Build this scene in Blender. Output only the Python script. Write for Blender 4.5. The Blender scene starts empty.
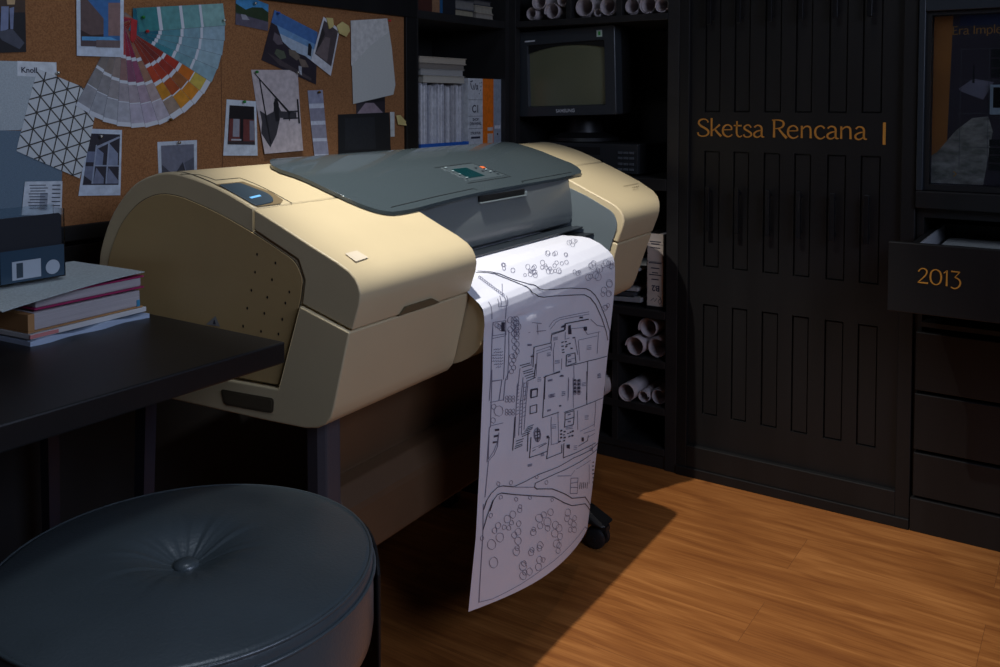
import bpy, bmesh, math, random, json
from mathutils import Vector, Matrix, Euler
random.seed(7)
PI = math.pi
scene = bpy.context.scene
COL = scene.collection
ORG = {}            # object name -> (world origin, rotation about z) of the thing it belongs to

# ------------------------------------------------------------------ materials
def s2l(c):
    c /= 255.0
    return c / 12.92 if c <= 0.04045 else ((c + 0.055) / 1.055) ** 2.4
def rgb(r, g, b): return (s2l(r), s2l(g), s2l(b), 1.0)
MATS = {}
def mat(name, c, rough=0.5, metal=0.0, spec=0.5, bump=None, mottle=None, alpha=None, trans=0.0, coat=0.0, emit=None):
    """principled material; bump = (noise scale, strength, stretch), mottle = (noise scale, amount) colour wear"""
    if name in MATS: return MATS[name]
    m = bpy.data.materials.new(name); m.use_nodes = True
    nt = m.node_tree; b = nt.nodes['Principled BSDF']
    b.inputs['Base Color'].default_value = rgb(*c)
    b.inputs['Roughness'].default_value = rough
    b.inputs['Metallic'].default_value = metal
    b.inputs['Specular IOR Level'].default_value = spec
    b.inputs['Transmission Weight'].default_value = trans
    b.inputs['Coat Weight'].default_value = coat
    if alpha is not None: b.inputs['Alpha'].default_value = alpha
    if emit:
        b.inputs['Emission Color'].default_value = rgb(*c); b.inputs['Emission Strength'].default_value = emit
    tc = nt.nodes.new('ShaderNodeTexCoord')
    def noise(scale, stretch=(1, 1, 1), detail=4.0):
        mp = nt.nodes.new('ShaderNodeMapping'); mp.inputs['Scale'].default_value = stretch
        nt.links.new(tc.outputs['Object'], mp.inputs['Vector'])
        n = nt.nodes.new('ShaderNodeTexNoise'); n.inputs['Scale'].default_value = scale
        n.inputs['Detail'].default_value = detail
        nt.links.new(mp.outputs['Vector'], n.inputs['Vector'])
        return n
    if bump:
        n = noise(bump[0], bump[2] if len(bump) > 2 else (1, 1, 1))
        bp = nt.nodes.new('ShaderNodeBump'); bp.inputs['Strength'].default_value = bump[1]
        bp.inputs['Distance'].default_value = bump[3] if len(bump) > 3 else 0.002
        nt.links.new(n.outputs['Fac'], bp.inputs['Height']); nt.links.new(bp.outputs['Normal'], b.inputs['Normal'])
    if mottle:
        n = noise(mottle[0], mottle[2] if len(mottle) > 2 else (1, 1, 1), 6.0)
        r = nt.nodes.new('ShaderNodeValToRGB')
        r.color_ramp.elements[0].position = 0.3; r.color_ramp.elements[1].position = 0.7
        k = mottle[1]
        r.color_ramp.elements[0].color = tuple(v * (1 - k) for v in rgb(*c)[:3]) + (1,)
        r.color_ramp.elements[1].color = tuple(min(1, v * (1 + k)) for v in rgb(*c)[:3]) + (1,)
        nt.links.new(n.outputs['Fac'], r.inputs['Fac']); nt.links.new(r.outputs['Color'], b.inputs['Base Color'])
    MATS[name] = m
    return m
def paint(r, g, b): return mat('print %d %d %d' % (r, g, b), (r, g, b), 0.55, mottle=(70, .16))

BLACK = mat('black stained wood', (20, 19, 19), 0.5, spec=.4, bump=(60, 0.15, (1, 1, 0.08)), mottle=(14, 0.25, (1, 1, 0.1)))
BLACKH = mat('black lacquer desk', (22, 22, 23), 0.4, bump=(300, 0.1), mottle=(9, 0.15))
DARK = mat('dark recess', (9, 9, 9), 0.8)
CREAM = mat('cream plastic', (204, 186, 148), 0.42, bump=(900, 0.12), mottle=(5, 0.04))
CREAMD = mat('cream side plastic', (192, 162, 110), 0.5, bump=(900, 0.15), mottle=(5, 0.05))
SMOKE = mat('smoked dark plastic', (66, 76, 80), 0.12, spec=0.6)
GREYP = mat('grey plastic', (104, 114, 118), 0.36, bump=(900, 0.08))
GREYD = mat('dark grey plastic', (66, 76, 82), 0.45)
SLATE = mat('slate blue plastic', (60, 74, 84), 0.35)
STAND = mat('stand paint', (70, 68, 74), 0.45)
BROWN = mat('dark brown panel', (92, 68, 46), 0.6, mottle=(6, 0.1))
CLOTH = mat('brown bin cloth', (70, 56, 44), 0.85, bump=(400, 0.3))
RUBBER = mat('black rubber', (22, 22, 23), 0.45)
LEATHER = mat('black leather', (76, 85, 88), 0.31, spec=0.7, bump=(230, 0.3, (1, 1, 1), 0.0015), mottle=(10, 0.08))
PAPER = mat('plotter paper', (228, 228, 236), 0.55, bump=(13, 0.35, (1, 1, 1), 0.006))
INK = mat('plotter ink', (58, 58, 74), 0.6)
INKG = mat('grey plotter ink', (124, 124, 144), 0.6)
WHITEP = mat('white paper', (205, 205, 205), 0.6)
TUBE = mat('rolled tracing paper', (200, 188, 188), 0.6)
GOLD = mat('gold lettering', (205, 140, 55), 0.45)
STEEL = mat('pin steel', (190, 185, 175), 0.25, metal=1.0)
CLEAR = mat('clear plastic', (225, 235, 240), 0.06, trans=1.0)
BRASS = mat('black metal handle', (30, 30, 32), 0.35, metal=0.5)

# ------------------------------------------------------------------ mesh builder
class MB:
    def __init__(self): self.v = []; self.f = []; self.m = []
    def add(self, vs, fs, mi=0):
        o = len(self.v); self.v += [tuple(p) for p in vs]
        for f in fs: self.f.append(tuple(i + o for i in f)); self.m.append(mi)
        return self
    def box(self, x0, x1, y0, y1, z0, z1, mi=0):
        vs = [(x, y, z) for z in (z0, z1) for y in (y0, y1) for x in (x0, x1)]
        return self.add(vs, [(0, 2, 3, 1), (4, 5, 7, 6), (0, 1, 5, 4), (1, 3, 7, 5), (3, 2, 6, 7), (2, 0, 4, 6)], mi)
    def prism(self, a, b, mi=0):
        """two matching polygons in 3-D joined by sides"""
        n = len(a)
        return self.add(list(a) + list(b), [tuple(range(n - 1, -1, -1)), tuple(range(n, 2 * n))] + [(i, (i + 1) % n, n + (i + 1) % n, n + i) for i in range(n)], mi)
    def slab(self, pts, n, t, mi=0):
        n = Vector(n).normalized()
        return self.prism([Vector(p) for p in pts], [Vector(p) + n * t for p in pts], mi)
    def face(self, pts, mi=0): return self.add(pts, [tuple(range(len(pts)))], mi)
    def loft(self, rings, mi=0, cap=True, closed=True):
        n = len(rings[0]); vs = [p for r in rings for p in r]; fs = []
        for k in range(len(rings) - 1):
            for i in range(n if closed else n - 1):
                j = (i + 1) % n; fs.append((k * n + i, k * n + j, (k + 1) * n + j, (k + 1) * n + i))
        if cap and closed: fs += [tuple(range(n - 1, -1, -1)), tuple(range((len(rings) - 1) * n, len(rings) * n))]
        return self.add(vs, fs, mi)
    def tube(self, pts, r, seg=10, mi=0, closed=False):
        pts = [Vector(p) for p in pts]; rings = []; n = len(pts); up = None
        for i, p in enumerate(pts):
            d = (pts[(i + 1) % n] - pts[i - 1]) if closed else (pts[min(i + 1, n - 1)] - pts[max(i - 1, 0)])
            d.normalize()
            if up is None: up = Vector((0, 0, 1)) if abs(d.z) < 0.9 else Vector((1, 0, 0))
            a = d.cross(up)
            if a.length < 1e-4: a = d.cross(Vector((0, 1, 0)))
            a.normalize(); bb = d.cross(a).normalized(); rr = r[i] if isinstance(r, (list, tuple)) else r
            rings.append([p + a * rr * math.cos(t * 2 * PI / seg) + bb * rr * math.sin(t * 2 * PI / seg) for t in range(seg)])
        if closed: rings.append(rings[0])
        return self.loft(rings, mi, cap=not closed)
    def lathe(self, prof, c=(0, 0, 0), seg=40, mi=0, axis='z'):
        rings = []
        for r, h in prof:
            ring = []
            for t in range(seg):
                a = 2 * PI * t / seg; x, y = r * math.cos(a), r * math.sin(a)
                ring.append({'z': (c[0] + x, c[1] + y, c[2] + h), 'y': (c[0] + x, c[1] + h, c[2] - y), 'x': (c[0] + h, c[1] + x, c[2] + y)}[axis])
            rings.append(ring)
        return self.loft(rings, mi)
    def stroke(self, pts, w, n, t=0.0, mi=0, off=0.0):
        """flat ribbon along pts lying in the plane of normal n; w = width or list of widths; t = thickness"""
        pts = [Vector(p) for p in pts]; n = Vector(n).normalized(); L = []; R = []
        for i, p in enumerate(pts):
            d = (pts[min(i + 1, len(pts) - 1)] - pts[max(i - 1, 0)]).normalized(); s = n.cross(d).normalized()
            ww = (w[i] if isinstance(w, (list, tuple)) else w) / 2
            L.append(p + s * ww + n * off); R.append(p - s * ww + n * off)
        for i in range(len(pts) - 1):
            q = [R[i], R[i + 1], L[i + 1], L[i]]
            if t: self.slab(q, n, t, mi)
            else: self.face(q, mi)
        return self

def build(name, mb, mats, parent=None, smooth=None, bevel=0.0, seg=2, local=False, label=None, subsurf=0):
    """link a mesh builder as ONE mesh object; verts are in world space unless local"""
    if not isinstance(mats, (list, tuple)): mats = [mats]
    org, rz = ORG[parent.name] if parent else (None, 0)
    vs = [Vector(p) for p in mb.v]
    if parent and not local:
        R = Matrix.Rotation(-rz, 3, 'Z'); vs = [R @ (p - org) for p in vs]
    if not parent:
        xs = [p.x for p in vs]; ys = [p.y for p in vs]
        org = Vector(((min(xs) + max(xs)) / 2, (min(ys) + max(ys)) / 2, min(p.z for p in vs)))
        vs = [p - org for p in vs]
    me = bpy.data.meshes.new(name); me.from_pydata(vs, [], mb.f)
    for m in mats: me.materials.append(m)
    for p, i in zip(me.polygons, mb.m): p.material_index = i
    bm = bmesh.new(); bm.from_mesh(me); bmesh.ops.recalc_face_normals(bm, faces=bm.faces); bm.to_mesh(me); bm.free()
    o = bpy.data.objects.new(name, me); COL.objects.link(o)
    if parent: o.parent = parent; ORG[o.name] = ORG[parent.name]
    else: o.location = org; ORG[o.name] = (org, 0)
    if bevel:
        b = o.modifiers.new('edge', 'BEVEL'); b.width = bevel; b.segments = seg; b.limit_method = 'ANGLE'; b.angle_limit = math.radians(38); b.harden_normals = False
    if subsurf:
        s = o.modifiers.new('sub', 'SUBSURF'); s.levels = subsurf; s.render_levels = subsurf
    if smooth:
        me.polygons.foreach_set('use_smooth', [True] * len(me.polygons))
        if smooth < 170:
            me.set_sharp_from_angle(angle=math.radians(smooth))
    if label: o['label'] = label
    return o

def thing(name, label, cat, loc, rz=0.0, group=None):
    o = bpy.data.objects.new(name, None); COL.objects.link(o); o.empty_display_size = 0.05
    o.location = loc; o.rotation_euler = (0, 0, rz); ORG[o.name] = (Vector(loc), rz)
    return tag(o, label, cat, group)
def tag(o, label, cat, group=None):
    o['label'] = label; o['category'] = cat
    if group: o['group'] = group
    return o
def struct(name, mb, mats, **k):
    o = build(name, mb, mats, **k); o['kind'] = 'structure'; return o
def copy_tree(o, loc, label=None, rz=None):
    c = o.copy(); COL.objects.link(c); c.location = loc
    if rz is not None: c.rotation_euler = (0, 0, rz)
    if label: c['label'] = label
    def rec(src, dst):
        for ch in src.children:
            d = ch.copy(); COL.objects.link(d); d.parent = dst; rec(ch, d)
    rec(o, c); return c

def fillet(poly, rad, seg=5):
    """round the corners of a 2-D polygon; rad = radius or list"""
    out = []; n = len(poly)
    for i, p in enumerate(poly):
        r = rad[i] if isinstance(rad, (list, tuple)) else rad
        p = Vector(p); a = Vector(poly[i - 1]) - p; b = Vector(poly[(i + 1) % n]) - p
        if r <= 0: out.append(tuple(p)); continue
        d = min(r, a.length * 0.49, b.length * 0.49); q0 = p + a.normalized() * d; q1 = p + b.normalized() * d
        for k in range(seg + 1):
            t = k / seg; out.append(tuple(q0 * (1 - t) ** 2 + p * 2 * t * (1 - t) + q1 * t * t))
    return out
def smooth_line(pts, k=6):
    """Catmull-Rom resampling"""
    P = [Vector(p) for p in pts]; out = []
    for i in range(len(P) - 1):
        a = P[max(i - 1, 0)]; b = P[i]; c = P[i + 1]; d = P[min(i + 2, len(P) - 1)]
        for j in range(k):
            t = j / k
            out.append(0.5 * ((2 * b) + (c - a) * t + (2 * a - 5 * b + 4 * c - d) * t * t + (3 * b - a - 3 * c + d) * t ** 3))
    out.append(P[-1]); return out
def font(mb, txt, o, ux, uy, size, mi=0, off=0.0004, align='LEFT'):
    """small plain lettering as flat faces on the plane (o, ux, uy)"""
    cu = bpy.data.curves.new('t', 'FONT'); cu.body = txt; cu.size = size; cu.align_x = align; cu.resolution_u = 3; cu.offset = size * .022
    ob = bpy.data.objects.new('t', cu); COL.objects.link(ob)
    me = bpy.data.meshes.new_from_object(ob.evaluated_get(bpy.context.evaluated_depsgraph_get()))
    o = Vector(o); ux = Vector(ux).normalized(); uy = Vector(uy).normalized(); n = ux.cross(uy)
    mb.add([o + ux * v.co.x + uy * v.co.y + n * off for v in me.vertices], [tuple(p.vertices) for p in me.polygons], mi)
    bpy.data.objects.remove(ob); bpy.data.meshes.remove(me); bpy.data.curves.remove(cu)

# flared, slightly contrasted letters: strokes of (x, y, width)
G = {
 'S': (.56, [[(.50,.80,.10),(.45,.93,.07),(.30,1.0,.08),(.12,.92,.11),(.07,.75,.12),(.16,.60,.13),(.34,.47,.13),(.49,.33,.13),(.52,.17,.12),(.42,.03,.10),(.25,-.02,.08),(.08,.04,.08),(.03,.20,.11)]]),
 'k': (.54, [[(.10,0,.13),(.10,.5,.10),(.10,1.06,.13)],[(.12,.30,.07),(.30,.48,.08),(.47,.68,.13)],[(.24,.42,.10),(.38,.20,.12),(.54,0,.16)]]),
 'e': (.54, [[(.08,.38,.06),(.46,.40,.06)],[(.46,.40,.10),(.44,.57,.09),(.29,.68,.08),(.13,.58,.11),(.07,.36,.12),(.11,.13,.12),(.26,-.01,.10),(.40,.02,.08),(.49,.12,.07)]]),
 't': (.40, [[(.16,.90,.09),(.15,.55,.11),(.15,.20,.11),(.20,.04,.10),(.28,-.01,.08),(.38,.05,.07)],[(.02,.64,.08),(.36,.64,.10)]]),
 's': (.43, [[(.38,.54,.09),(.30,.66,.08),(.20,.68,.08),(.09,.58,.10),(.10,.45,.11),(.24,.34,.11),(.37,.22,.11),(.38,.09,.10),(.26,-.01,.08),(.12,.01,.08),(.05,.13,.10)]]),
 'a': (.52, [[(.09,.56,.10),(.20,.67,.08),(.33,.64,.10),(.40,.50,.11),(.40,.15,.11),(.44,.02,.10),(.52,.02,.06)],[(.40,.40,.06),(.22,.34,.09),(.09,.22,.11),(.09,.07,.11),(.19,-.01,.09),(.30,.03,.07),(.40,.14,.06)]]),
 ' ': (.30, []),
 'R': (.62, [[(.11,0,.14),(.11,.5,.11),(.11,1.0,.13)],[(.02,.98,.07),(.28,.99,.07),(.46,.92,.10),(.51,.76,.12),(.45,.60,.10),(.30,.52,.07),(.12,.50,.06)],[(.30,.51,.10),(.44,.26,.12),(.64,-.02,.17)]]),
 'n': (.57, [[(.10,0,.13),(.10,.35,.10),(.10,.68,.12)],[(.10,.46,.06),(.22,.62,.08),(.34,.66,.10),(.44,.56,.11),(.46,.30,.11),(.46,0,.13)]]),
 'c': (.48, [[(.44,.55,.11),(.36,.66,.08),(.25,.68,.08),(.12,.57,.11),(.07,.36,.12),(.11,.13,.12),(.24,-.01,.10),(.36,.01,.08),(.46,.11,.08)]]),
 '|': (.24, [[(.12,-.30,.10),(.12,1.0,.10)]]),
 'E': (.54, [[(.11,0,.13),(.11,1.0,.13)],[(.06,.97,.07),(.46,.97,.11)],[(.11,.52,.07),(.40,.52,.09)],[(.06,.03,.08),(.50,.03,.12)]]),
 'r': (.38, [[(.10,0,.13),(.10,.68,.12)],[(.10,.44,.06),(.20,.60,.09),(.36,.66,.13)]]),
 'I': (.22, [[(.11,0,.15),(.11,.5,.11),(.11,1,.15)]]),
 'm': (.86, [[(.10,0,.13),(.10,.68,.12)],[(.10,.46,.06),(.22,.63,.08),(.34,.66,.09),(.42,.54,.11),(.43,0,.13)],[(.43,.46,.06),(.54,.63,.08),(.66,.66,.09),(.75,.54,.11),(.76,0,.13)]]),
 'p': (.56, [[(.10,-.30,.13),(.10,.68,.11)],[(.10,.50,.06),(.24,.66,.08),(.40,.62,.11),(.49,.38,.12),(.42,.08,.11),(.26,-.01,.09),(.10,.10,.06)]]),
 'l': (.22, [[(.11,0,.13),(.11,.5,.10),(.11,1.06,.13)]]),
 '2': (.58, [[(.07,.76,.10),(.16,.92,.08),(.30,.99,.08),(.45,.90,.11),(.47,.72,.11),(.36,.46,.10),(.06,.05,.07)],[(.05,.04,.08),(.54,.04,.12)]]),
 '0': (.66, [[(.33,1.0,.07),(.14,.86,.11),(.07,.50,.13),(.14,.14,.11),(.33,0,.07),(.52,.14,.11),(.59,.50,.13),(.52,.86,.11),(.33,1.0,.07)]]),
 '1': (.34, [[(.04,.80,.06),(.18,.97,.08)],[(.19,1.0,.12),(.19,.4,.11),(.19,-.02,.14)]]),
 '3': (.54, [[(.05,.97,.10),(.46,.97,.07)],[(.46,.97,.06),(.22,.60,.07)],[(.22,.60,.08),(.40,.50,.10),(.49,.28,.12),(.42,.02,.11),(.24,-.13,.09),(.05,-.06,.08)]]),
}
def letters(mb, txt, o, ux, uy, cap, width, mi=0, t=0.002, wt=1.0):
    tot = sum(G[c][0] for c in txt); kx = width / tot; x = 0; o = Vector(o); ux = Vector(ux); uy = Vector(uy); n = ux.cross(uy)
    for c in txt:
        for st in G[c][1]:
            k = 5 if len(st) > 3 else 2
            pts = smooth_line([(a, b, w) for a, b, w in st], k)
            P3 = [o + ux * (x + p[0]) * kx + uy * p[1] * cap for p in pts]
            mb.stroke(P3, [p[2] * cap * wt for p in pts], n, t, mi)
        x += G[c][0]

# ------------------------------------------------------------------ camera (eye at 1.2 m, lens shifted down)
cd = bpy.data.cameras.new('camera'); cam = bpy.data.objects.new('camera', cd); COL.objects.link(cam)
cam.location = (0, 0, 1.2); cam.rotation_euler = (PI / 2 - 0.0434452, 0, 0.587959)
cd.sensor_width = 36.0; cd.lens = 36.0 * 907.4 / 1000.0; cd.shift_y = -0.19254; cd.clip_start = 0.02
scene.camera = cam

# ------------------------------------------------------------------ setting
DW = 2.713      # front plane of the cabinets
def wood_floor():
    m = bpy.data.materials.new('oak plank floor'); m.use_nodes = True; nt = m.node_tree; b = nt.nodes['Principled BSDF']
    N = nt.nodes.new; L = nt.links.new
    tc = N('ShaderNodeTexCoord'); br = N('ShaderNodeTexBrick')
    br.offset = 0.37; br.inputs['Scale'].default_value = 1.0; br.inputs['Brick Width'].default_value = 1.22; br.inputs['Row Height'].default_value = 0.19
    br.inputs['Mortar Size'].default_value = 0.0006; br.inputs['Mortar Smooth'].default_value = 0.3; br.inputs['Bias'].default_value = 0
    br.inputs['Color1'].default_value = (0, 0, 0, 1); br.inputs['Color2'].default_value = (1, 1, 1, 1); br.inputs['Mortar'].default_value = (0.5, 0.5, 0.5, 1)
    mp0 = N('ShaderNodeMapping'); mp0.inputs['Location'].default_value = (0.35, 0.06, 0); L(tc.outputs['Object'], mp0.inputs['Vector']); L(mp0.outputs['Vector'], br.inputs['Vector'])
    off = N('ShaderNodeVectorMath'); off.operation = 'MULTIPLY_ADD'; L(br.outputs['Color'], off.inputs[0]); off.inputs[1].default_value = (7, 3, 5); L(tc.outputs['Object'], off.inputs[2])
    mp = N('ShaderNodeMapping'); mp.inputs['Scale'].default_value = (0.7, 5.5, 1); L(off.outputs['Vector'], mp.inputs['Vector'])
    n1 = N('ShaderNodeTexNoise'); n1.inputs['Scale'].default_value = 2.2; n1.inputs['Detail'].default_value = 8; n1.inputs['Distortion'].default_value = 2.4; L(mp.outputs['Vector'], n1.inputs['Vector'])
    mp2 = N('ShaderNodeMapping'); mp2.inputs['Scale'].default_value = (3.0, 90, 1); L(off.outputs['Vector'], mp2.inputs['Vector'])
    n2 = N('ShaderNodeTexNoise'); n2.inputs['Scale'].default_value = 2.0; n2.inputs['Detail'].default_value = 5; L(mp2.outputs['Vector'], n2.inputs['Vector'])
    r1 = N('ShaderNodeValToRGB'); e = r1.color_ramp.elements
    e[0].position = 0.28; e[0].color = rgb(136, 80, 37); e[1].position = 0.72; e[1].color = rgb(182, 119, 62)
    k = r1.color_ramp.elements.new(0.5); k.color = rgb(158, 98, 47)
    L(n1.outputs['Fac'], r1.inputs['Fac'])
    r2 = N('ShaderNodeValToRGB'); r2.color_ramp.elements[0].position = 0.35; r2.color_ramp.elements[0].color = (0.78, 0.73, 0.68, 1); r2.color_ramp.elements[1].position = 0.6; r2.color_ramp.elements[1].color = (1, 1, 1, 1)
    L(n2.outputs['Fac'], r2.inputs['Fac'])
    mx = N('ShaderNodeMix'); mx.data_type = 'RGBA'; mx.blend_type = 'MULTIPLY'; mx.inputs[0].default_value = 1; L(r1.outputs['Color'], mx.inputs[6]); L(r2.outputs['Color'], mx.inputs[7])
    # knots
    vo = N('ShaderNodeTexVoronoi'); vo.inputs['Scale'].default_value = 2.3; mp3 = N('ShaderNodeMapping'); mp3.inputs['Scale'].default_value = (1, 1.8, 1); L(off.outputs['Vector'], mp3.inputs['Vector']); L(mp3.outputs['Vector'], vo.inputs['Vector'])
    r3 = N('ShaderNodeValToRGB'); r3.color_ramp.elements[0].position = 0.0; r3.color_ramp.elements[0].color = (0.35, 0.25, 0.18, 1); r3.color_ramp.elements[1].position = 0.06; r3.color_ramp.elements[1].color = (1, 1, 1, 1); L(vo.outputs['Distance'], r3.inputs['Fac'])
    mx2 = N('ShaderNodeMix'); mx2.data_type = 'RGBA'; mx2.blend_type = 'MULTIPLY'; mx2.inputs[0].default_value = 0.8; L(mx.outputs[2], mx2.inputs[6]); L(r3.outputs['Color'], mx2.inputs[7])
    mx3 = N('ShaderNodeMix'); mx3.data_type = 'RGBA'; mx3.blend_type = 'MIX'; L(br.outputs['Fac'], mx3.inputs[0]); L(mx2.outputs[2], mx3.inputs[6]); mx3.inputs[7].default_value = rgb(110, 64, 32)
    L(mx3.outputs[2], b.inputs['Base Color']); b.inputs['Roughness'].default_value = 0.5; b.inputs['Specular IOR Level'].default_value = 0.35
    bp = N('ShaderNodeBump'); bp.inputs['Strength'].default_value = 0.12; bp.inputs['Distance'].default_value = 0.001; L(n2.outputs['Fac'], bp.inputs['Height']); L(bp.outputs['Normal'], b.inputs['Normal'])
    return m
FLOOR = wood_floor()
WALLB = mat('black painted wall', (24, 24, 24), 0.7, bump=(40, 0.1))
CEIL = mat('dark ceiling paint', (58, 57, 56), 0.9)
struct('floor', MB().box(-2.3, 2.6, -1.6, 3.3, -0.05, 0.0), FLOOR)
struct('ceiling', MB().box(-2.3, 2.6, -1.6, 3.3, 2.72, 2.77), CEIL)
struct('wall_back', MB().box(-2.3, 2.6, 3.2, 3.3, 0, 2.72), WALLB)
struct('wall_left', MB().box(-2.3, -2.12, -1.6, 3.2, 0, 2.72).box(-2.12, -1.806, -1.6, 2.135, 0, 2.72), WALLB)
struct('wall_right', MB().box(2.5, 2.6, -1.6, 3.2, 0, 2.72), WALLB)
struct('wall_front', MB().box(-2.12, 2.5, -1.6, -1.5, 0, 2.72), WALLB)
struct('trim_1', MB().box(-1.806, -1.79, -1.5, 2.135, 0.86, 0.90), BLACK, bevel=0.003)

# ------------------------------------------------------------------ pinboard
def cork():
    m = bpy.data.materials.new('cork'); m.use_nodes = True; nt = m.node_tree; b = nt.nodes['Principled BSDF']; N = nt.nodes.new; L = nt.links.new
    tc = N('ShaderNodeTexCoord'); n = N('ShaderNodeTexNoise'); n.inputs['Scale'].default_value = 330; n.inputs['Detail'].default_value = 3; L(tc.outputs['Object'], n.inputs['Vector'])
    r = N('ShaderNodeValToRGB'); e = r.color_ramp.elements; e[0].position = 0.34; e[0].color = rgb(132, 90, 58); e[1].position = 0.62; e[1].color = rgb(160, 112, 74)
    L(n.outputs['Fac'], r.inputs['Fac']); L(r.outputs['Color'], b.inputs['Base Color']); b.inputs['Roughness'].default_value = 0.9; b.inputs['Specular IOR Level'].default_value = 0.1
    bp = N('ShaderNodeBump'); bp.inputs['Strength'].default_value = 0.4; bp.inputs['Distance'].default_value = 0.001; L(n.outputs['Fac'], bp.inputs['Height']); L(bp.outputs['Normal'], b.inputs['Normal'])
    return m
BX = -1.774
pb = thing('pinboard', 'large cork pinboard in a black frame on the wall behind the desk', 'pinboard', (-1.806, 0.8, 0.915))
build('cork_sheet', MB().box(-1.806, BX, -0.62, 2.136, 0.944, 1.458), cork(), pb)
fr = MB(); fr.box(-1.806, -1.764, -0.66, 2.19, 1.456, 1.53).box(-1.806, -1.764, -0.66, 2.136, 0.912, 0.944).box(-1.806, -1.764, 2.1355, 2.1875, 0.912, 1.456).box(-1.806, -1.764, -0.66, -0.62, 0.944, 1.456)
build('frame', fr, BLACK, pb, bevel=0.002)
build('seam', MB().box(BX, BX + 0.0006, 1.4495, 1.4505, 0.944, 1.456), mat('cork joint', (70, 42, 24), 0.9), pb)

def sheet(name, label, cat, outline, layers=(), base=(200, 205, 208), off=0.001, group=None, m=None, bow=0.0, t=0.0006):
    """a thin pinned sheet on the board; outline and layers are (y, z) polygons on the cork plane; bow lifts its lower edge"""
    mb = MB(); zs = [p[1] for p in outline]; z1 = max(zs); z0 = min(zs)
    def P(p, o): return (BX + off + o + bow * ((z1 - p[1]) / (z1 - z0 + 1e-6)) ** 2, p[0], p[1])
    def dense(pl):
        out = []
        for i in range(len(pl)):
            a = pl[i]; b = pl[(i + 1) % len(pl)]; n = 3 if bow else 1
            for k in range(n): out.append((a[0] + (b[0] - a[0]) * k / n, a[1] + (b[1] - a[1]) * k / n))
        return out
    if bow and len(outline) == 4:
        # strips so that the sheet really curves
        a, b, c, d = [Vector(p) for p in outline]; n = 8; rows = []
        for k in range(n + 1):
            f = k / n; rows.append((a.lerp(d, f), b.lerp(c, f)))
        rf = [[P(r[0], 0), P(r[1], 0), P(r[1], t), P(r[0], t)] for r in rows]
        mb.loft(rf, 0)
    else:
        mb.prism([P(p, 0) for p in outline], [P(p, t) for p in outline])
    mats = [m or paint(*base)]; idx = {}
    for k, (c, pl) in enumerate(layers):
        if c not in idx: idx[c] = len(mats); mats.append(paint(*c))
        mb.face([P(p, t + 0.0002 + 0.00012 * k) for p in pl], idx[c])
    o = build(name, mb, mats); return tag(o, label, cat, group)
def lerp2(a, b, t): return (a[0] + (b[0] - a[0]) * t, a[1] + (b[1] - a[1]) * t)
def quad(o, u0, v0, u1, v1):
    """sub-rectangle of a quad outline given as fractions from its top-left corner"""
    a, b, c, d = o
    def q(u, v): return lerp2(lerp2(a, b, u), lerp2(d, c, u), v)
    return [q(u0, v0), q(u1, v0), q(u1, v1), q(u0, v1)]
def qpoly(o, pts):
    a, b, c, d = o
    return [lerp2(lerp2(a, b, u), lerp2(d, c, u), v) for u, v in pts]
PG = 'photo prints pinned on the cork board'
o = [(0.9107,1.4106),(0.9754,1.4171),(0.9752,1.2975),(0.9079,1.2926)]
sheet('photo_print', 'dark waterfall photo at the far left top of the cork board', 'photo', o,
      [((70, 52, 40), quad(o, 0, 0, 1, .35)), ((190, 160, 120), qpoly(o, [(.42, .05), (.72, .05), (.68, .22), (.46, .22)])), ((120, 130, 160), qpoly(o, [(.28, .25), (.5, .25), (.48, .62), (.25, .66)])),
       ((120, 130, 160), qpoly(o, [(.52, .28), (.66, .26), (.62, .62), (.54, .62)])), ((74, 78, 90), qpoly(o, [(.1, .66), (.6, .62), (.95, .85), (.8, .95), (.3, .8)]))], (26, 26, 30), group=PG)
o = [(1.0808,1.4277),(1.1898,1.4387),(1.1858,1.2958),(1.0790,1.2944)]
sheet('photo_print', 'white bordered photo of two brown blocks against blue sky, left of the colour fan', 'photo', o,
      [((60, 110, 165), quad(o, .08, .0, .92, .84)), ((98, 80, 78), qpoly(o, [(.08, .1), (.16, .08), (.56, .42), (.56, .70), (.08, .76)])), ((58, 44, 42), qpoly(o, [(.08, .60), (.3, .68), (.56, .66), (.56, .71), (.08, .76)])), ((140, 112, 108), quad(o, .66, .18, .92, .68)),
       ((90, 160, 210), qpoly(o, [(.1, .70), (.7, .70), (.92, .76), (.92, .78), (.1, .78)])), ((84, 72, 76), quad(o, .08, .76, .92, .85)), ((112, 98, 98), quad(o, .4, .75, .92, .86))], (196, 208, 222), off=0.0044, group=PG)
o = [(1.4968,1.4672),(1.6000,1.4459),(1.5973,1.3788),(1.4940,1.3880)]
sheet('photo_print', 'small landscape photo with green trees and grey road at the top edge of the board', 'photo', o,
      [((70, 140, 190), quad(o, 0, 0, 1, .45)), ((44, 60, 36), qpoly(o, [(0, .35), (.3, .45), (.5, .3), (.8, .2), (1, .3), (1, .66), (0, .62)])), ((92, 86, 100), quad(o, 0, .66, 1, 1)), ((150, 150, 160), qpoly(o, [(.15, .64), (.3, .62), (.42, .76), (.2, .8)]))], (60, 70, 70), group=PG)
o = [(1.6198,1.4337),(1.7714,1.3868),(1.7641,1.2458),(1.5749,1.3046)]
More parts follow.
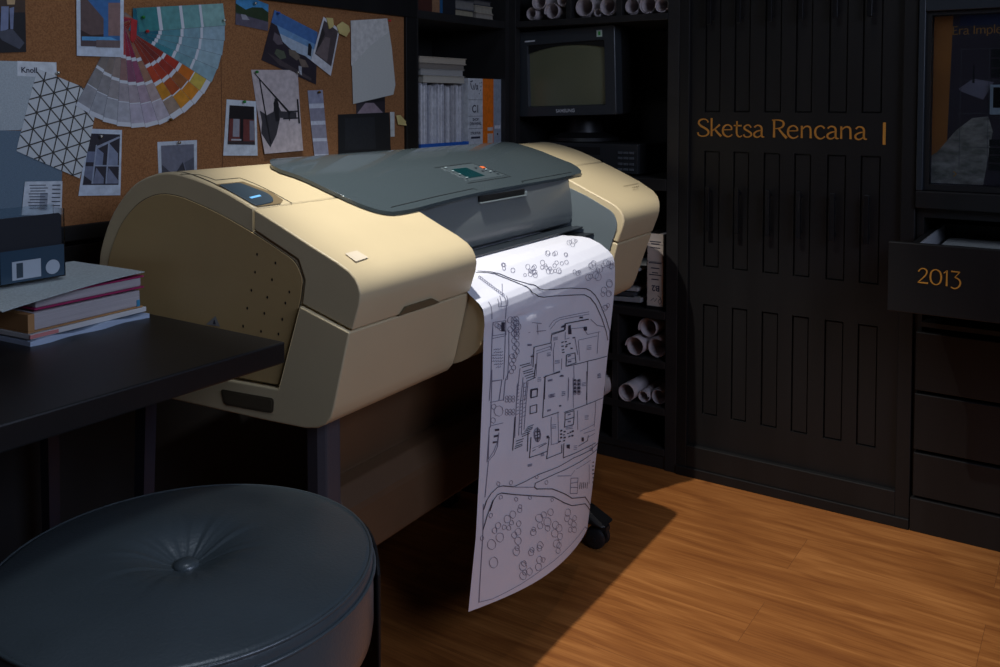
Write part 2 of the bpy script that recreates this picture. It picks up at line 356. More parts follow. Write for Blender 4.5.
sheet('photo_print', 'tilted photo of a rocky hillside with a tower under blue sky', 'photo', o,
      [((70, 110, 165), quad(o, 0, 0, 1, .25)), ((110, 150, 190), quad(o, 0, .25, 1, .42)), ((170, 185, 200), qpoly(o, [(0, .38), (1, .36), (1, .62), (.6, .62), (.3, .5)])),
       ((46, 38, 46), qpoly(o, [(0, .25), (.12, .26), (.3, .52), (.5, .58), (.75, .56), (1, .62), (1, 1), (0, 1)])), ((110, 98, 86), qpoly(o, [(.42, .58), (.55, .55), (.66, .62), (.6, .72), (.45, .68)])),
       ((96, 86, 92), qpoly(o, [(.1, .40), (.22, .42), (.3, .54), (.2, .6), (.1, .55)])), ((86, 92, 74), qpoly(o, [(.2, .68), (.34, .66), (.4, .76), (.3, .84), (.18, .78)])), ((120, 104, 92), qpoly(o, [(.62, .66), (.76, .64), (.84, .74), (.7, .8)])),
       ((30, 30, 36), qpoly(o, [(.80, .30), (.84, .28), (.88, .34), (.87, .52), (.80, .52)])), ((74, 64, 66), qpoly(o, [(.05, .82), (.4, .86), (.9, .92), (.9, .97), (.3, .95)])), ((170, 170, 176), qpoly(o, [(.64, .80), (.70, .79), (.72, .95), (.66, .94)]))], (30, 28, 32), off=0.001, group=PG)
o = [(1.7918,1.4297),(1.8540,1.3994),(1.8178,1.2700),(1.7438,1.3096)]
sheet('photo_print', 'slanted white bordered photo of a brown dirt path taped beside the hillside photo', 'photo', o,
      [((78, 68, 70), quad(o, .08, .06, .93, .82)), ((112, 98, 98), qpoly(o, [(.35, .35), (.6, .3), (.7, .8), (.1, .8)])), ((50, 44, 44), qpoly(o, [(.08, .2), (.3, .3), (.2, .6), (.08, .7)]))], (208, 208, 212), off=0.004, group=PG)
o = [(1.4638,1.2053),(1.5555,1.2005),(1.5583,1.0640),(1.4513,1.0693)]
sheet('photo_print', 'upright instant photo of dark columns in red light, left of the ramp photo', 'photo', o,
      [((30, 24, 26), quad(o, .1, .1, .92, .8)), ((110, 56, 52), quad(o, .12, .34, .92, .74)), ((150, 150, 160), quad(o, .24, .34, .44, .66)), ((26, 22, 24), quad(o, .46, .34, .56, .74)), ((130, 130, 142), quad(o, .76, .36, .9, .72)), ((180, 180, 186), quad(o, .2, .70, .5, .73)), ((60, 50, 52), quad(o, .1, .74, .92, .8))], (206, 214, 222), off=0.002, group=PG)
o = [(1.5407,1.2789),(1.6972,1.2829),(1.7087,1.0701),(1.5763,1.0676)]
sheet('photo_print', 'large grey photo of a pale ramp with bare trees and a cable', 'photo', o,
      [((60, 58, 62), qpoly(o, [(.05, .48), (.2, .54), (.36, .5), (.42, .34), (.54, .5), (.9, .52), (.9, .60), (.5, .58), (.36, .78), (.16, .93), (.0, .75), (.06, .62)])), ((30, 29, 32), qpoly(o, [(.03, .03), (.08, .05), (.76, .52), (.74, .55)])),
       ((30, 29, 32), qpoly(o, [(.13, .1), (.155, .1), (.2, .88), (.17, .88)])), ((30, 29, 32), qpoly(o, [(.38, .40), (.46, .32), (.5, .42), (.46, .62), (.38, .62)])), ((30, 29, 32), quad(o, .70, .52, .725, .62)), ((30, 29, 32), quad(o, .93, .36, .97, .66)), ((40, 39, 42), quad(o, .56, .585, .93, .60)), ((40, 39, 42), quad(o, .7, .50, .95, .515))], (196, 184, 184), off=0.002, group=PG, bow=0.006)
o = [(1.1036,1.1432),(1.1816,1.1383),(1.1749,0.9969),(1.0783,1.0040)]
sheet('photo_print', 'bordered photo of white wall niches beside the triangle-pattern sample', 'photo', o,
      [((44, 44, 56), quad(o, .06, .07, .94, .84)), ((120, 132, 158), qpoly(o, [(.3, .28), (.5, .36), (.5, .54), (.3, .54)])), ((130, 142, 166), qpoly(o, [(.62, .2), (.9, .36), (.9, .54), (.62, .54)])), ((110, 120, 146), quad(o, .06, .34, .26, .5)), ((110, 118, 140), qpoly(o, [(.06, .56), (.3, .56), (.3, .8), (.06, .7)])),
       ((116, 124, 146), qpoly(o, [(.34, .58), (.56, .74), (.56, .82), (.3, .82)])), ((120, 128, 150), qpoly(o, [(.66, .58), (.94, .78), (.94, .82), (.64, .82)])), ((150, 160, 180), quad(o, .28, .54, .94, .56)), ((150, 160, 180), quad(o, .26, .24, .30, .82)), ((150, 160, 180), quad(o, .60, .2, .64, .82)), ((150, 160, 180), qpoly(o, [(.28, .26), (.9, .1), (.94, .12), (.3, .3)]))], (196, 208, 222), off=0.001, group=PG)
o = [(1.2694,1.1090),(1.3762,1.1097),(1.3739,0.9779),(1.2723,0.9867)]
sheet('photo_print', 'small bordered photo of grey pleated folds just above the printer arch', 'photo', o,
      [((110, 114, 130), quad(o, .08, .07, .92, .86)), ((66, 68, 80), qpoly(o, [(.08, .42), (.3, .56), (.36, .86), (.08, .86)])), ((52, 54, 66), qpoly(o, [(.4, .62), (.62, .38), (.82, .86), (.5, .86)])), ((84, 88, 102), qpoly(o, [(.66, .4), (.92, .3), (.92, .86), (.8, .8)])), ((36, 38, 46), qpoly(o, [(.63, .40), (.72, .66), (.64, .66)]))], (192, 202, 214), off=0.001, group=PG)
o = [(1.9229,1.2157),(2.0456,1.2163),(2.0452,1.1646),(1.9224,1.1659)]
sheet('photo_print', 'small dark photo mostly hidden between the fabric sheet and the black card', 'photo', o,
      [((30, 26, 30), quad(o, 0, 0, 1, .35)), ((150, 132, 140), qpoly(o, [(.3, .4), (.6, .4), (.95, 1), (.02, 1)])), ((44, 38, 44), qpoly(o, [(.6, .35), (1, .3), (1, .95)]))], (60, 54, 60), off=0.001, group=PG)
# fabric cards, notes
FAB1 = mat('pale linen swatch', (176, 186, 190), 0.9, bump=(500, 0.4), mottle=(300, 0.1))
FAB2 = mat('blue grey linen swatch', (104, 124, 140), 0.9, bump=(500, 0.4), mottle=(200, 0.14, (1, 1, 12)))
VELL = mat('off white woven swatch', (196, 196, 190), 0.9, bump=(420, 0.4), mottle=(260, 0.06))
o = [(0.8690,1.2778),(1.0372,1.2795),(1.0371,1.2477),(0.9602,1.1440),(0.8657,1.1446)]
t_ = sheet('fabric_sample_card', 'white linen sample card with black printed name at the left of the board', 'fabric sample', o, [((214, 220, 224), [(0.9574,1.2792),(1.0368,1.2791),(1.0367,1.2487),(0.9567,1.2499)])], m=FAB1, off=0.0004)
lt = MB(); p0 = [(0.9638,1.2571)][0]; font(lt, 'Knoll', (BX + 0.0014, p0[0], p0[1]), (0, 1, 0), (0, 0, 1), 0.0152, 0)
build('lettering', lt, INK, t_, label='black printed name')
o = [(0.8657,1.1465),(1.0211,1.1404),(1.0446,1.0558),(1.0381,0.9537),(0.8614,0.9695)]
sheet('fabric_sample', 'blue-grey linen swatch hanging below the white sample card', 'fabric sample', o, (), m=FAB2, off=0.0001)
o = [(0.9658,1.0421),(1.0431,1.0375),(1.0395,0.9679),(0.9573,0.9765)]
nl = [((150, 158, 170), quad(o, .42, .34, .62, .86))]
for k in range(9): nl.append(((70, 78, 92), quad(o, .12 + .02 * (k % 3), .10 + .085 * k, .55 + .06 * (k % 2), .125 + .085 * k)))
for k in range(6): nl.append(((70, 78, 92), quad(o, .72, .10 + .12 * k, .94, .13 + .12 * k)))
sheet('printed_note', 'small white note with lines of grey print above the disk case', 'note', o, nl, (206, 214, 222), off=0.003)
o = [(1.8984,1.4273),(2.0542,1.4452),(2.0743,1.3606),(2.0899,1.2494),(2.0805,1.2206),(1.9061,1.1930)]
sheet('fabric_swatch', 'large off-white woven sheet pinned with red at the right of the board', 'fabric sample', o, [((206, 204, 200), [(1.8992,1.4262),(2.0542,1.4446),(2.0629,1.4058),(1.9833,1.3633),(1.8991,1.3000)])], m=VELL, off=0.004)
o = [(1.8467,1.1640),(2.0609,1.1677),(2.0691,1.0494),(1.8463,1.0527)]
sheet('black_card', 'black textured card pinned at the lower right behind the printer', 'card', o, [((38, 40, 44), quad(o, .12, .1, .7, .9))], (22, 22, 24), off=0.003, m=mat('black card', (26, 27, 29), 0.6, bump=(200, 0.3)))
o = [(2.0637,1.1688),(2.0837,1.1686),(2.0841,1.0949),(2.0662,1.0955)]
sheet('paper_strip', 'narrow white paper strip along the right edge of the black card', 'paper strip', o, (), (206, 206, 202), off=0.005)
o = [(1.7325,1.2294),(1.7883,1.2313),(1.8053,1.0506),(1.7524,1.0516)]
sheet('color_swatch_strip', 'lavender-grey paint strip of four tones to the right of the ramp photo', 'color sample', o,
      [((150, 152, 172), quad(o, 0, 0, 1, .2)), ((138, 136, 152), quad(o, 0, .27, 1, .46)), ((146, 144, 158), quad(o, 0, .52, 1, .72)), ((154, 154, 170), quad(o, 0, .77, 1, .96))], (196, 200, 212), off=0.002, bow=0.004)
TAPE = mat('masking tape', (206, 186, 120), 0.7)
for oo, lb in (([(1.8001,1.4281),(1.8235,1.4278),(1.8295,1.4060),(1.8101,1.3979)], 'cream masking tape piece across the top of the dirt path photo'), ([(1.8404,1.4082),(1.8602,1.4211),(1.8889,1.4115),(1.8904,1.3976),(1.8781,1.3802),(1.8480,1.3880)], 'crumpled cream tape piece between the path photo and fabric sheet'), ([(2.0910,1.1581),(2.1067,1.1594),(2.1418,1.1361),(2.1347,1.1271),(2.0996,1.1309)], 'loose cream tape piece right of the black card')):
    mb = MB(); n = len(oo)
    mb.prism([(BX + 0.0058, p[0], p[1]) for p in oo], [(BX + 0.0066 + 0.003 * (k % 2), p[0], p[1]) for k, p in enumerate(oo)])
    tag(build('masking_tape', mb, TAPE), lb, 'tape', 'tape pieces on the board')
# triangle patterned sample
hexo = [(0.9971,1.2657),(1.0340,1.2517),(1.0876,1.2318),(1.1074,1.2178),(1.1201,1.1779),(1.1027,1.1046),(1.0813,1.0403),(0.9990,1.0799),(0.9513,1.1031),(0.9547,1.1187),(0.9774,1.1990)]
mb = MB(); xf = BX + 0.0017; mb.prism([(xf, p[0], p[1]) for p in hexo], [(xf + 0.0006, p[0], p[1]) for p in hexo])
def clip_line(poly, p, d):
    ts = []
    for i in range(len(poly)):
        a = poly[i]; b = poly[(i + 1) % len(poly)]; e = (b[0] - a[0], b[1] - a[1]); den = d[0] * e[1] - d[1] * e[0]
        if abs(den) < 1e-9: continue
        s = ((a[0] - p[0]) * d[1] - (a[1] - p[1]) * d[0]) / den * -1
        t = ((a[0] - p[0]) * e[1] - (a[1] - p[1]) * e[0]) / den
        if 0 <= -s <= 1 or 0 <= s <= 1:
            s2 = ((p[0] + d[0] * t - a[0]) * e[0] + (p[1] + d[1] * t - a[1]) * e[1]) / (e[0] ** 2 + e[1] ** 2)
            if -1e-6 <= s2 <= 1 + 1e-6: ts.append(t)
    return (min(ts), max(ts)) if len(ts) >= 2 else None
A_ = [(1.0011,1.2100),(1.0215,1.1855),(1.0297,1.2176)]      # one triangle of the pattern gives its three directions
dirs = [(A_[1][0] - A_[0][0], A_[1][1] - A_[0][1]), (A_[2][0] - A_[1][0], A_[2][1] - A_[1][1]), (A_[2][0] - A_[0][0], A_[2][1] - A_[0][1])]
for i, d in enumerate(dirs):
    o2 = dirs[(i + 1) % 3]
    for k in range(-12, 13):
        p = (A_[0][0] + o2[0] * k, A_[0][1] + o2[1] * k) if i != 1 else (A_[1][0] + dirs[0][0] * k, A_[1][1] + dirs[0][1] * k)
        r = clip_line(hexo, p, d)
        if r: mb.stroke([(xf + 0.0008 + 0.0001 * i, p[0] + d[0] * r[0], p[1] + d[1] * r[0]), (xf + 0.0008 + 0.0001 * i, p[0] + d[0] * r[1], p[1] + d[1] * r[1])], 0.0026, (1, 0, 0), 0, 1)
tag(build('pattern_sample', mb, [mat('white laminate sample', (206, 212, 214), 0.5), mat('sample line', (58, 56, 52), 0.6)]), 'white hexagonal sample board with black triangle line pattern', 'material sample')
# colour fan: blades turn about one pivot
piv = [(1.2141,1.3770)][0]; RAD = 0.245
TEAL = [(46, 118, 128), (96, 152, 156), (118, 160, 164), (136, 172, 174)]
fan_cols = [[(56, 128, 130), (92, 150, 150), (110, 160, 160), (134, 176, 172)], [(20, 98, 116), (84, 142, 152), (122, 158, 170), (148, 176, 188)], [(24, 104, 120), (92, 146, 156), (120, 158, 170), (150, 178, 190)],
            [(22, 100, 118), (88, 144, 156), (122, 160, 172), (148, 176, 186)], [(28, 106, 122), (60, 132, 144), (112, 154, 164), (140, 172, 182)],
            [(140, 44, 28), (168, 50, 32), (196, 106, 28), (196, 172, 76)], [(116, 40, 28), (150, 48, 32), (150, 92, 48), (206, 132, 36)], [(132, 46, 28), (170, 60, 34), (164, 76, 32), (204, 138, 40)],
            [(140, 52, 32), (176, 66, 36), (190, 130, 34), (150, 132, 118)], [(148, 98, 70), (150, 112, 92), (168, 152, 152), (176, 170, 182)], [(140, 36, 66), (142, 76, 104), (164, 146, 160), (176, 168, 186)],
            [(150, 40, 60), (132, 80, 104), (162, 152, 160), (178, 174, 190)], [(176, 60, 56), (140, 108, 104), (158, 152, 158), (170, 172, 182)], [(150, 112, 96), (140, 126, 120), (150, 146, 148), (164, 168, 176)], [(136, 116, 104), (132, 120, 112), (142, 140, 142), (156, 160, 168)], [(120, 108, 100), (126, 118, 112), (136, 134, 134), (150, 152, 158)]]
fan = thing('paint_color_fan', 'fanned paint colour deck of teal, orange, pink and grey cards on the cork board', 'color fan', (BX + 0.001, piv[0], piv[1] - 0.236))
NB = len(fan_cols)
for i, cols in enumerate(fan_cols):
    a = math.radians(7.5 - (128.0 * i / (NB - 1))); hw = 0.0265
    ux = (math.cos(a), math.sin(a)); uy = (-math.sin(a), math.cos(a)); FS = 1 - .0042 * i; off = 0.0026 + 0.0002 * (NB - i)
    def q(r, s, e=0.0): r = r * FS; return (BX + off + e * .3, piv[0] + ux[0] * r + uy[0] * s, piv[1] + ux[1] * r + uy[1] * s)
    mb = MB(); b0 = .008 if i == 0 else -.004; mb.prism([q(b0, -hw), q(RAD, -hw), q(RAD, hw), q(b0, hw)], [q(b0, -hw, .0004), q(RAD, -hw, .0004), q(RAD, hw, .0004), q(b0, hw, .0004)])
    edges = [(-.004, .060), (.069, .119), (.127, .174), (.181, RAD)] if i < 5 else [(-.004, .100), (.108, .146), (.155, .192), (.195, .231)] if i < 9 else [(-.004, .082), (.090, .140), (.147, .188), (.190, .235)]
    ms = [mat('fan card white', (206, 212, 220), 0.55)]
    for k, (r0, r1) in enumerate(edges):
        r0 = max(r0, b0); ms.append(paint(*cols[k])); mb.face([q(r0, -hw, .0005), q(r1, -hw, .0005), q(r1, hw, .0005), q(r0, hw, .0005)], k + 1)
    ms.append(mat('card edge', (96, 100, 106), .6)); mb.face([q(.012, -hw, .0008), q(RAD, -hw, .0008), q(RAD, -hw + .0007, .0008), q(.012, -hw + .0007, .0008)], len(ms) - 1)
    build('fan_card', mb, ms, fan)
mb = MB(); zf = BX + 0.0026 + 0.0002 * (NB + 1)
rp = [(1.2056,1.3807),(1.2203,1.3775),(1.2170,1.3391),(1.2082,1.3277),(1.2022,1.3339)]
mb.prism([(zf, p[0], p[1]) for p in rp], [(zf + 0.0006, p[0], p[1]) for p in rp]); build('pivot_tab', mb, paint(176, 44, 46), fan, label='red pivot tab')
# pins
mb = MB(); mb.lathe([(0, 0), (.0006, .0005), (.0006, .004), (.0028, .0045), (.0036, .007), (.0036, .010), (.0026, .012), (0, .0125)], (0, 0, 0), 12, axis='x')
pin0 = None
for (x, y), lb, off, m_ in (([(1.0352,1.2578)][0], 'steel pin at the top of the triangle-pattern sample', .002, STEEL), ([(1.4504,1.3945)][0], 'steel pin at the outer end of the teal fan card', .006, STEEL), ([(1.2397,1.3547)][0], 'red pin near the pivot of the colour fan', .0062, paint(190, 40, 36)),
        ([(1.2979,1.1591)][0], 'dark brass pin on the beige fan card at the bottom', .0042, mat('dark brass', (120, 90, 50), .3, metal=1)), ([(1.1271,1.1259)][0], 'steel pin in the wall niche photo', .002, STEEL), ([(1.3210,1.1059)][0], 'steel pin at the top of the pleated folds photo', .002, STEEL), ([(1.5496,1.4439)][0], 'steel pin in the small landscape photo', .002, STEEL),
        ([(1.6900,1.2762)][0], 'steel pin at the top right of the ramp photo', .003, STEEL), ([(1.7668,1.2251)][0], 'dark pin at the top of the lavender paint strip', .003, mat('dark brass', (120, 90, 50))), ([(2.0564,1.4383)][0], 'red pin holding the off-white fabric sheet', .005, paint(190, 40, 36)), ([(1.5518,1.2737)][0], 'green pin at the top left of the ramp photo', .003, paint(30, 130, 50)), ([(1.5111,1.1993)][0], 'green pin at the top of the instant photo', .003, paint(30, 130, 50)), ([(1.2303,1.3848)][0], 'green pin on the first teal fan card', .006, paint(30, 130, 50)), ([(1.6264,1.4261)][0], 'blue pin at the top corner of the hillside photo', .002, paint(40, 80, 170))):
    o = build('push_pin', MB().add(mb.v, mb.f), m_, smooth=60)
    # lathe runs along x, so place by its own centre
    me_off = Vector((BX + off, x, y)); o.location = me_off + Vector((0, 0, -0.0036)); o.location.x += 0.00625; ORG[o.name] = (o.location.copy(), 0)
    tag(o, lb, 'pin', 'push pins on the board')

# ------------------------------------------------------------------ wide format printer (local x = front, y = along its length)
TH = math.atan(0.045)
pr = thing('large_format_printer', 'large cream and grey roll-fed plotter on a dark stand with a plan hanging out', 'printer', (-1.03, 1.107, 0), TH)
ARCH = [(-.608, .80), (-.608, .882), (-.597, .926), (-.567, .983), (-.515, 1.037), (-.459, 1.062), (-.397, 1.068), (-.297, 1.046), (-.209, 1.0115)]
ARCHS = [tuple(p) for p in smooth_line(ARCH, 4)]
FRONT = [(-.209, 1.0115), (-.087, .957), (-.004, .920)]
def top_z(x):
    P = ARCHS + FRONT[1:]
    for a, b in zip(P[:-1], P[1:]):
        if a[0] <= x <= b[0] and b[0] > a[0]: return a[1] + (b[1] - a[1]) * (x - a[0]) / (b[0] - a[0])
    return P[0][1]
REAR = [(-.585, .703)] + ARCHS[:-1] + [(-.2115, 1.0126), (-.2115, .974), (-.1135, .929), (-.0995, .896), (-.1065, .856), (-.157, .703)]
TOPC = [(-.2085, 1.0112), (-.148, .985), (-.087, .957), (-.030, .932), (-.006, .919), (.006, .908), (.013, .896), (.0165, .882), (.0145, .866), (-.0012, .8205), (-.105, .854), (-.0985, .896), (-.112, .930), (-.209, .975)]
LOWC = [(-.0022, .8175), (-.035, .688), (-.042, .668), (-.053, .655), (-.070, .646), (-.095, .6415), (-.176, .641), (-.40, .645), (-.56, .650), (-.59, .690), (-.56, .700), (-.155, .700), (-.1062, .851)]
def near(off): return lambda x, z: 0.075 * x + off
def far(x, z):
    c = 0.0 if x < -.1 else .07 * ((x + .1) / .115) ** 2
    return 1.440 - c - .5 * max(0, .93 - z)
def yprism(poly, y0, y1, mi=0, mb=None):
    mb = mb or MB(); f0 = y0 if callable(y0) else (lambda x, z: y0); f1 = y1 if callable(y1) else (lambda x, z: y1)
    return mb.prism([(x, f0(x, z), z) for x, z in poly], [(x, f1(x, z), z) for x, z in poly], mi)
K = dict(local=True, smooth=30)
NI, FI = 0.355, 1.085       # inner planes of the two end housings
SEAM = mat('shadow gap', (40, 34, 26), 0.8)
rc = build('rear_cover', yprism(REAR, near(0), NI), CREAM, pr, bevel=.004, **K)
tc = build('front_top_cover', yprism(TOPC, near(-.003), NI), CREAM, pr, bevel=.0025, seg=3, **K)
build('sticker', MB().slab([(-.044, .030, .9405), (-.045, .063, .9408), (-.022, .066, .9305), (-.019, .029, .929)], (.4, 0, 1), .0002), mat('white sticker', (216, 202, 178), .5), tc, local=True, label='small white sticker')
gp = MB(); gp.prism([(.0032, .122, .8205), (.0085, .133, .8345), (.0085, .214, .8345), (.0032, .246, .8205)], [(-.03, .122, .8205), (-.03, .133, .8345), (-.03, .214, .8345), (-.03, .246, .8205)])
build('finger_grip_shade', gp, mat('grip shade', (104, 92, 66), .6), tc, local=True, label='dark block for the shade in the grip')  # grip is not hollow: its shade is the colour of a proud block
build('front_lower_cover', yprism(LOWC, near(-.008), NI), CREAM, pr, bevel=.0025, seg=3, **K)
build('carry_slot_shade', yprism(fillet([(-.282, .6795), (-.167, .6805), (-.169, .6600), (-.273, .6585)], .006), near(-.0098), near(-.003), 0).add(*(lambda m: (m.v, m.f))(yprism(fillet([(-.286, .6825), (-.163, .6835), (-.165, .6570), (-.277, .6555)], .007), near(-.0094), near(-.003)))),
      [mat('slot shade', (74, 64, 46), .7)], pr, local=True, label='dark plate for the shade in the hand hold')  # slot is not cut: its inner shade is painted as proud dark plates
PAN = fillet([(-.572, .706), (-.588, .80), (-.582, .88), (-.573, .908), (-.544, .966), (-.492, 1.011), (-.439, 1.029), (-.388, 1.026), (-.303, 1.003), (-.214, .970), (-.119, .926), (-.104, .896), (-.111, .856), (-.160, .706)], [.01, .03, .03, .03, .06, .06, .05, .05, .05, .05, .02, .01, .01, .005], 4)
cx_, cz_ = -.36, .85
gap = yprism([(cx_ + (x - cx_) * 1.006, cz_ + (z - cz_) * 1.009) for x, z in PAN], near(-.0003), near(.004))
gap.m = [0] * len(gap.f); pan = yprism(PAN, near(-.0015), near(.004), 1, gap)
for x, z in [(-.209, .9), (-.218, .867), (-.228, .834), (-.171, .89), (-.182, .858), (-.189, .829), (-.238, .801), (-.197, .796), (-.133, .872), (-.142, .852), (-.149, .823), (-.158, .796), (-.204, .932), (-.163, .92)]:
    pan.face([(x + .0022 * math.cos(t * PI / 4), .075 * x - .0019, z + .0028 * math.sin(t * PI / 4)) for t in range(8)], 0)
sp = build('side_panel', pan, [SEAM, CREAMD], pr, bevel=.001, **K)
wt = MB().face([(x, .075 * x - .0021, z) for x, z in [(-.326, .794), (-.303, .812), (-.292, .794)]]); wt.face([(x, .075 * x - .0025, z) for x, z in [(-.309, .797), (-.3055, .806), (-.302, .797)]], 1)
build('warning_label', wt, [mat('label grey', (150, 150, 146), .5), INK], sp, local=True, label='small grey warning triangle')
def rail(pts, w, m_, mbx, off=.0006): # dark panel joint on the top of a housing
    P = [(x, y, top_z(x)) for x, y in pts]; out = []
    for a, b in zip(P[:-1], P[1:]):
        n = 8
        for k in range(n):
            x = a[0] + (b[0] - a[0]) * k / n; y = a[1] + (b[1] - a[1]) * k / n; out.append((x, y, top_z(x)))
    out.append(P[-1]); mbx.stroke(out, w, (.35, 0, 1), 0, m_, off)
jm = MB(); rail([(-.385, -.029), (-.368, 0), (-.330, .004), (-.330, .062), (-.2105, .077)], .0022, 0, jm); rail([(-.42, -.012), (-.305, -.014)], .004, 0, jm)
build('panel_joint', jm, SEAM, rc, local=True)
# slate blue pocket on the top edge
def onslope(x, y, h): return (x, y, 1.047 - .40 * (x + .297) + h)
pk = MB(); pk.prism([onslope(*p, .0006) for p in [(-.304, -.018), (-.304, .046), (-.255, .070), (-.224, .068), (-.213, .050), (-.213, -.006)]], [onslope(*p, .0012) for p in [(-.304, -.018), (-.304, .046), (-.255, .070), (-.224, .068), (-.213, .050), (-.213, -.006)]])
build('pocket_shade', pk, mat('pocket shade brown', (120, 102, 70), .6), rc, local=True)  # raised brown patch painted for the shade inside the pocket
ol = fillet([(-.298, -.017), (-.298, .032), (-.246, .058), (-.219, .042), (-.214, -.009)], [.002, .006, .02, .015, .006])
il = MB(); il.prism([onslope(x, y, .0010) for x, y in ol], [onslope(x, y, .0034) for x, y in ol])
inkd = build('ink_drawer', il, SLATE, pr, local=True, bevel=.0015)
build('status_light', MB().prism([onslope(*p, .0036) for p in [(-.242, .002), (-.246, .030), (-.241, .031), (-.237, .003)]], [onslope(*p, .0040) for p in [(-.242, .002), (-.246, .030), (-.241, .031), (-.237, .003)]]), mat('status blue', (120, 190, 245), .4, emit=0.35), inkd, local=True, label='small blue light strip')

# far end housing: the same sections, rounded outwards
rc2 = build('rear_cover', yprism(REAR, FI, far), CREAM, pr, bevel=.004, **K)
tc2 = build('front_top_cover', yprism(TOPC, FI, far), CREAM, pr, bevel=.004, seg=3, **K)
tm = MB(); tm.stroke([(-.074, 1.29, .9535), (-.074, 1.40, .9535)], .0016, (.43, 0, 1), 0, 0)
[tm.stroke([(-.060, 1.325 + .008 * k, .9478), (-.0615 + .002 * (k % 2), 1.330 + .008 * k, .9484)], .003, (.43, 0, 1), 0, 0) for k in range(6)]; tm.stroke([(-.050, 1.30, .9432), (-.050, 1.345, .9432)], .001, (.43, 0, 1), 0, 0)
build('lettering', tm, mat('brown print', (110, 92, 58), .6), tc2, local=True, label='thin brown printed name')
rg = MB(); rg.tube([(-.012 + .0, 1.352 + .010 * math.cos(t * PI / 6), .868 + .010 * math.sin(t * PI / 6)) for t in range(12)], .0012, 8, closed=True)
build('ring_tab', rg, CREAM, tc2, local=True, smooth=180)
build('front_lower_cover', yprism(LOWC, FI, far), CREAM, pr, bevel=.004, seg=3, **K)
INN = fillet([(-.205, .66), (-.205, .985), (-.087, .940), (-.012, .902), (.000, .868), (-.020, .815), (-.052, .69), (-.09, .66)], [0, 0, .02, .04, .03, .02, .02, .02])
build('inner_side_plate', yprism(INN, FI - .004, FI - .0005), GREYP, pr, local=True, bevel=.001)

# middle: body, lid, window, platen, lower housing
CORE = [(-.57, .655), (-.60, .70), (-.60, .88), (-.588, .922), (-.558, .978), (-.508, 1.030), (-.457, 1.053), (-.397, 1.059), (-.297, 1.037), (-.165, .982), (-.165, .90), (-.22, .868), (-.23, .842), (-.30, .84), (-.30, .655)]
build('body', yprism(CORE, NI + .001, FI - .005), GREYD, pr, **K)
LIDST = [(-.455, .32, 1.15), (-.45, .295, 1.175), (-.44, .268, 1.184), (-.42, .235, 1.187), (-.40, .210, 1.187), (-.38, .190, 1.187), (-.36, .174, 1.187), (-.33, .167, 1.187), (-.29, .177, 1.189), (-.258, .184, 1.193), (-.23, .190, 1.203), (-.207, .197, 1.215), (-.185, .204, 1.212), (-.165, .213, 1.195), (-.152, .221, 1.165), (-.146, .225, 1.02), (-.144, .227, .80), (-.141, .230, .64), (-.134, .238, .50), (-.127, .250, .41), (-.122, .266, .35), (-.1205, .29, .325)]
def lidz(x): return top_z(min(max(x, -.606), -.005)) + .004
rows_t = []; rows_b = []
for x, a, b in LIDST:
    n = 10; rows_t.append([(x, a + (b - a) * k / n, lidz(x) + .0065) for k in range(n + 1)]); rows_b.append([(x, a + (b - a) * k / n, lidz(x) - .001) for k in range(n + 1)])
lm = MB(); lm.loft([t + bt[::-1] for t, bt in zip(rows_t, rows_b)], 0)
lid = build('lid', lm, SMOKE, pr, local=True, smooth=40, bevel=.003)
def lidrail(pts, w, mbx, mi=0, off=.0068):
    out = []
    for a, b in zip(pts[:-1], pts[1:]):
        for k in range(8):
            t = k / 8; x = a[0] + (b[0] - a[0]) * t; y = a[1] + (b[1] - a[1]) * t; out.append((x, y, lidz(x)))
    x, y = pts[-1]; out.append((x, y, lidz(x))); mbx.stroke(out, w, (.35, 0, 1), 0, mi, off)
for gl in ([(-.138, .275), (-.150, .45), (-.158, .61), (-.149, .615)], [(-.149, .828), (-.158, .834), (-.165, 1.13)], [(-.262, .60), (-.266, .765), (-.184, .825), (-.181, .62)]):
    lj = MB(); lidrail(gl, .0016, lj); build('groove', lj, mat('lid groove', (18, 20, 21), .6), lid, local=True)
def lp(x, y, h=.0): return (x, y, lidz(x) + .0065 + h)
cpn = MB(); n_ = (.28, 0, 1)
cpn.slab([lp(-.258, .622), lp(-.260, .765), lp(-.190, .812), lp(-.187, .640)], n_, .0008)
cp = build('control_panel', cpn, mat('control panel grey', (72, 82, 86), .4), pr, local=True, bevel=.0012)
build('display', MB().slab([lp(-.243, .648, .0009), lp(-.243, .712, .0009), lp(-.199, .727, .0009), lp(-.197, .655, .0009)], n_, .0006), mat('display teal', (14, 52, 56), .15), cp, local=True, label='dark teal display')
bt = MB(); bt.slab([lp(-.240, .768, .0009), lp(-.240, .783, .0009), lp(-.230, .783, .0009), lp(-.230, .768, .0009)], n_, .0018)
build('button', bt, paint(226, 110, 60), cp, local=True, label='orange button', bevel=.0006)
for k, (x, y) in enumerate([(-.250, .634), (-.232, .637), (-.215, .641), (-.197, .645), (-.222, .770), (-.210, .772), (-.210, .790), (-.198, .788), (-.236, .745), (-.218, .750)]):
    build('button', MB().lathe([(.0001, .0024), (.0034, .0024), (.0034, .004), (.0026, .0046), (.0001, .0047)], lp(x, y), 10), paint(150, 164, 166) if k < 6 else GREYD, cp, local=True, smooth=40, label='small round key')
WIN = [(-.1635, .988), (-.149, .986), (-.143, .960), (-.139, .930), (-.1365, .90), (-.137, .882), (-.142, .868), (-.150, .862), (-.156, .866), (-.150, .885), (-.150, .93), (-.156, .96)]
build('window', yprism([tuple(p) for p in WIN], NI + .002, FI - .006), mat('grey window', (104, 110, 111), .32, spec=.5), pr, **K)
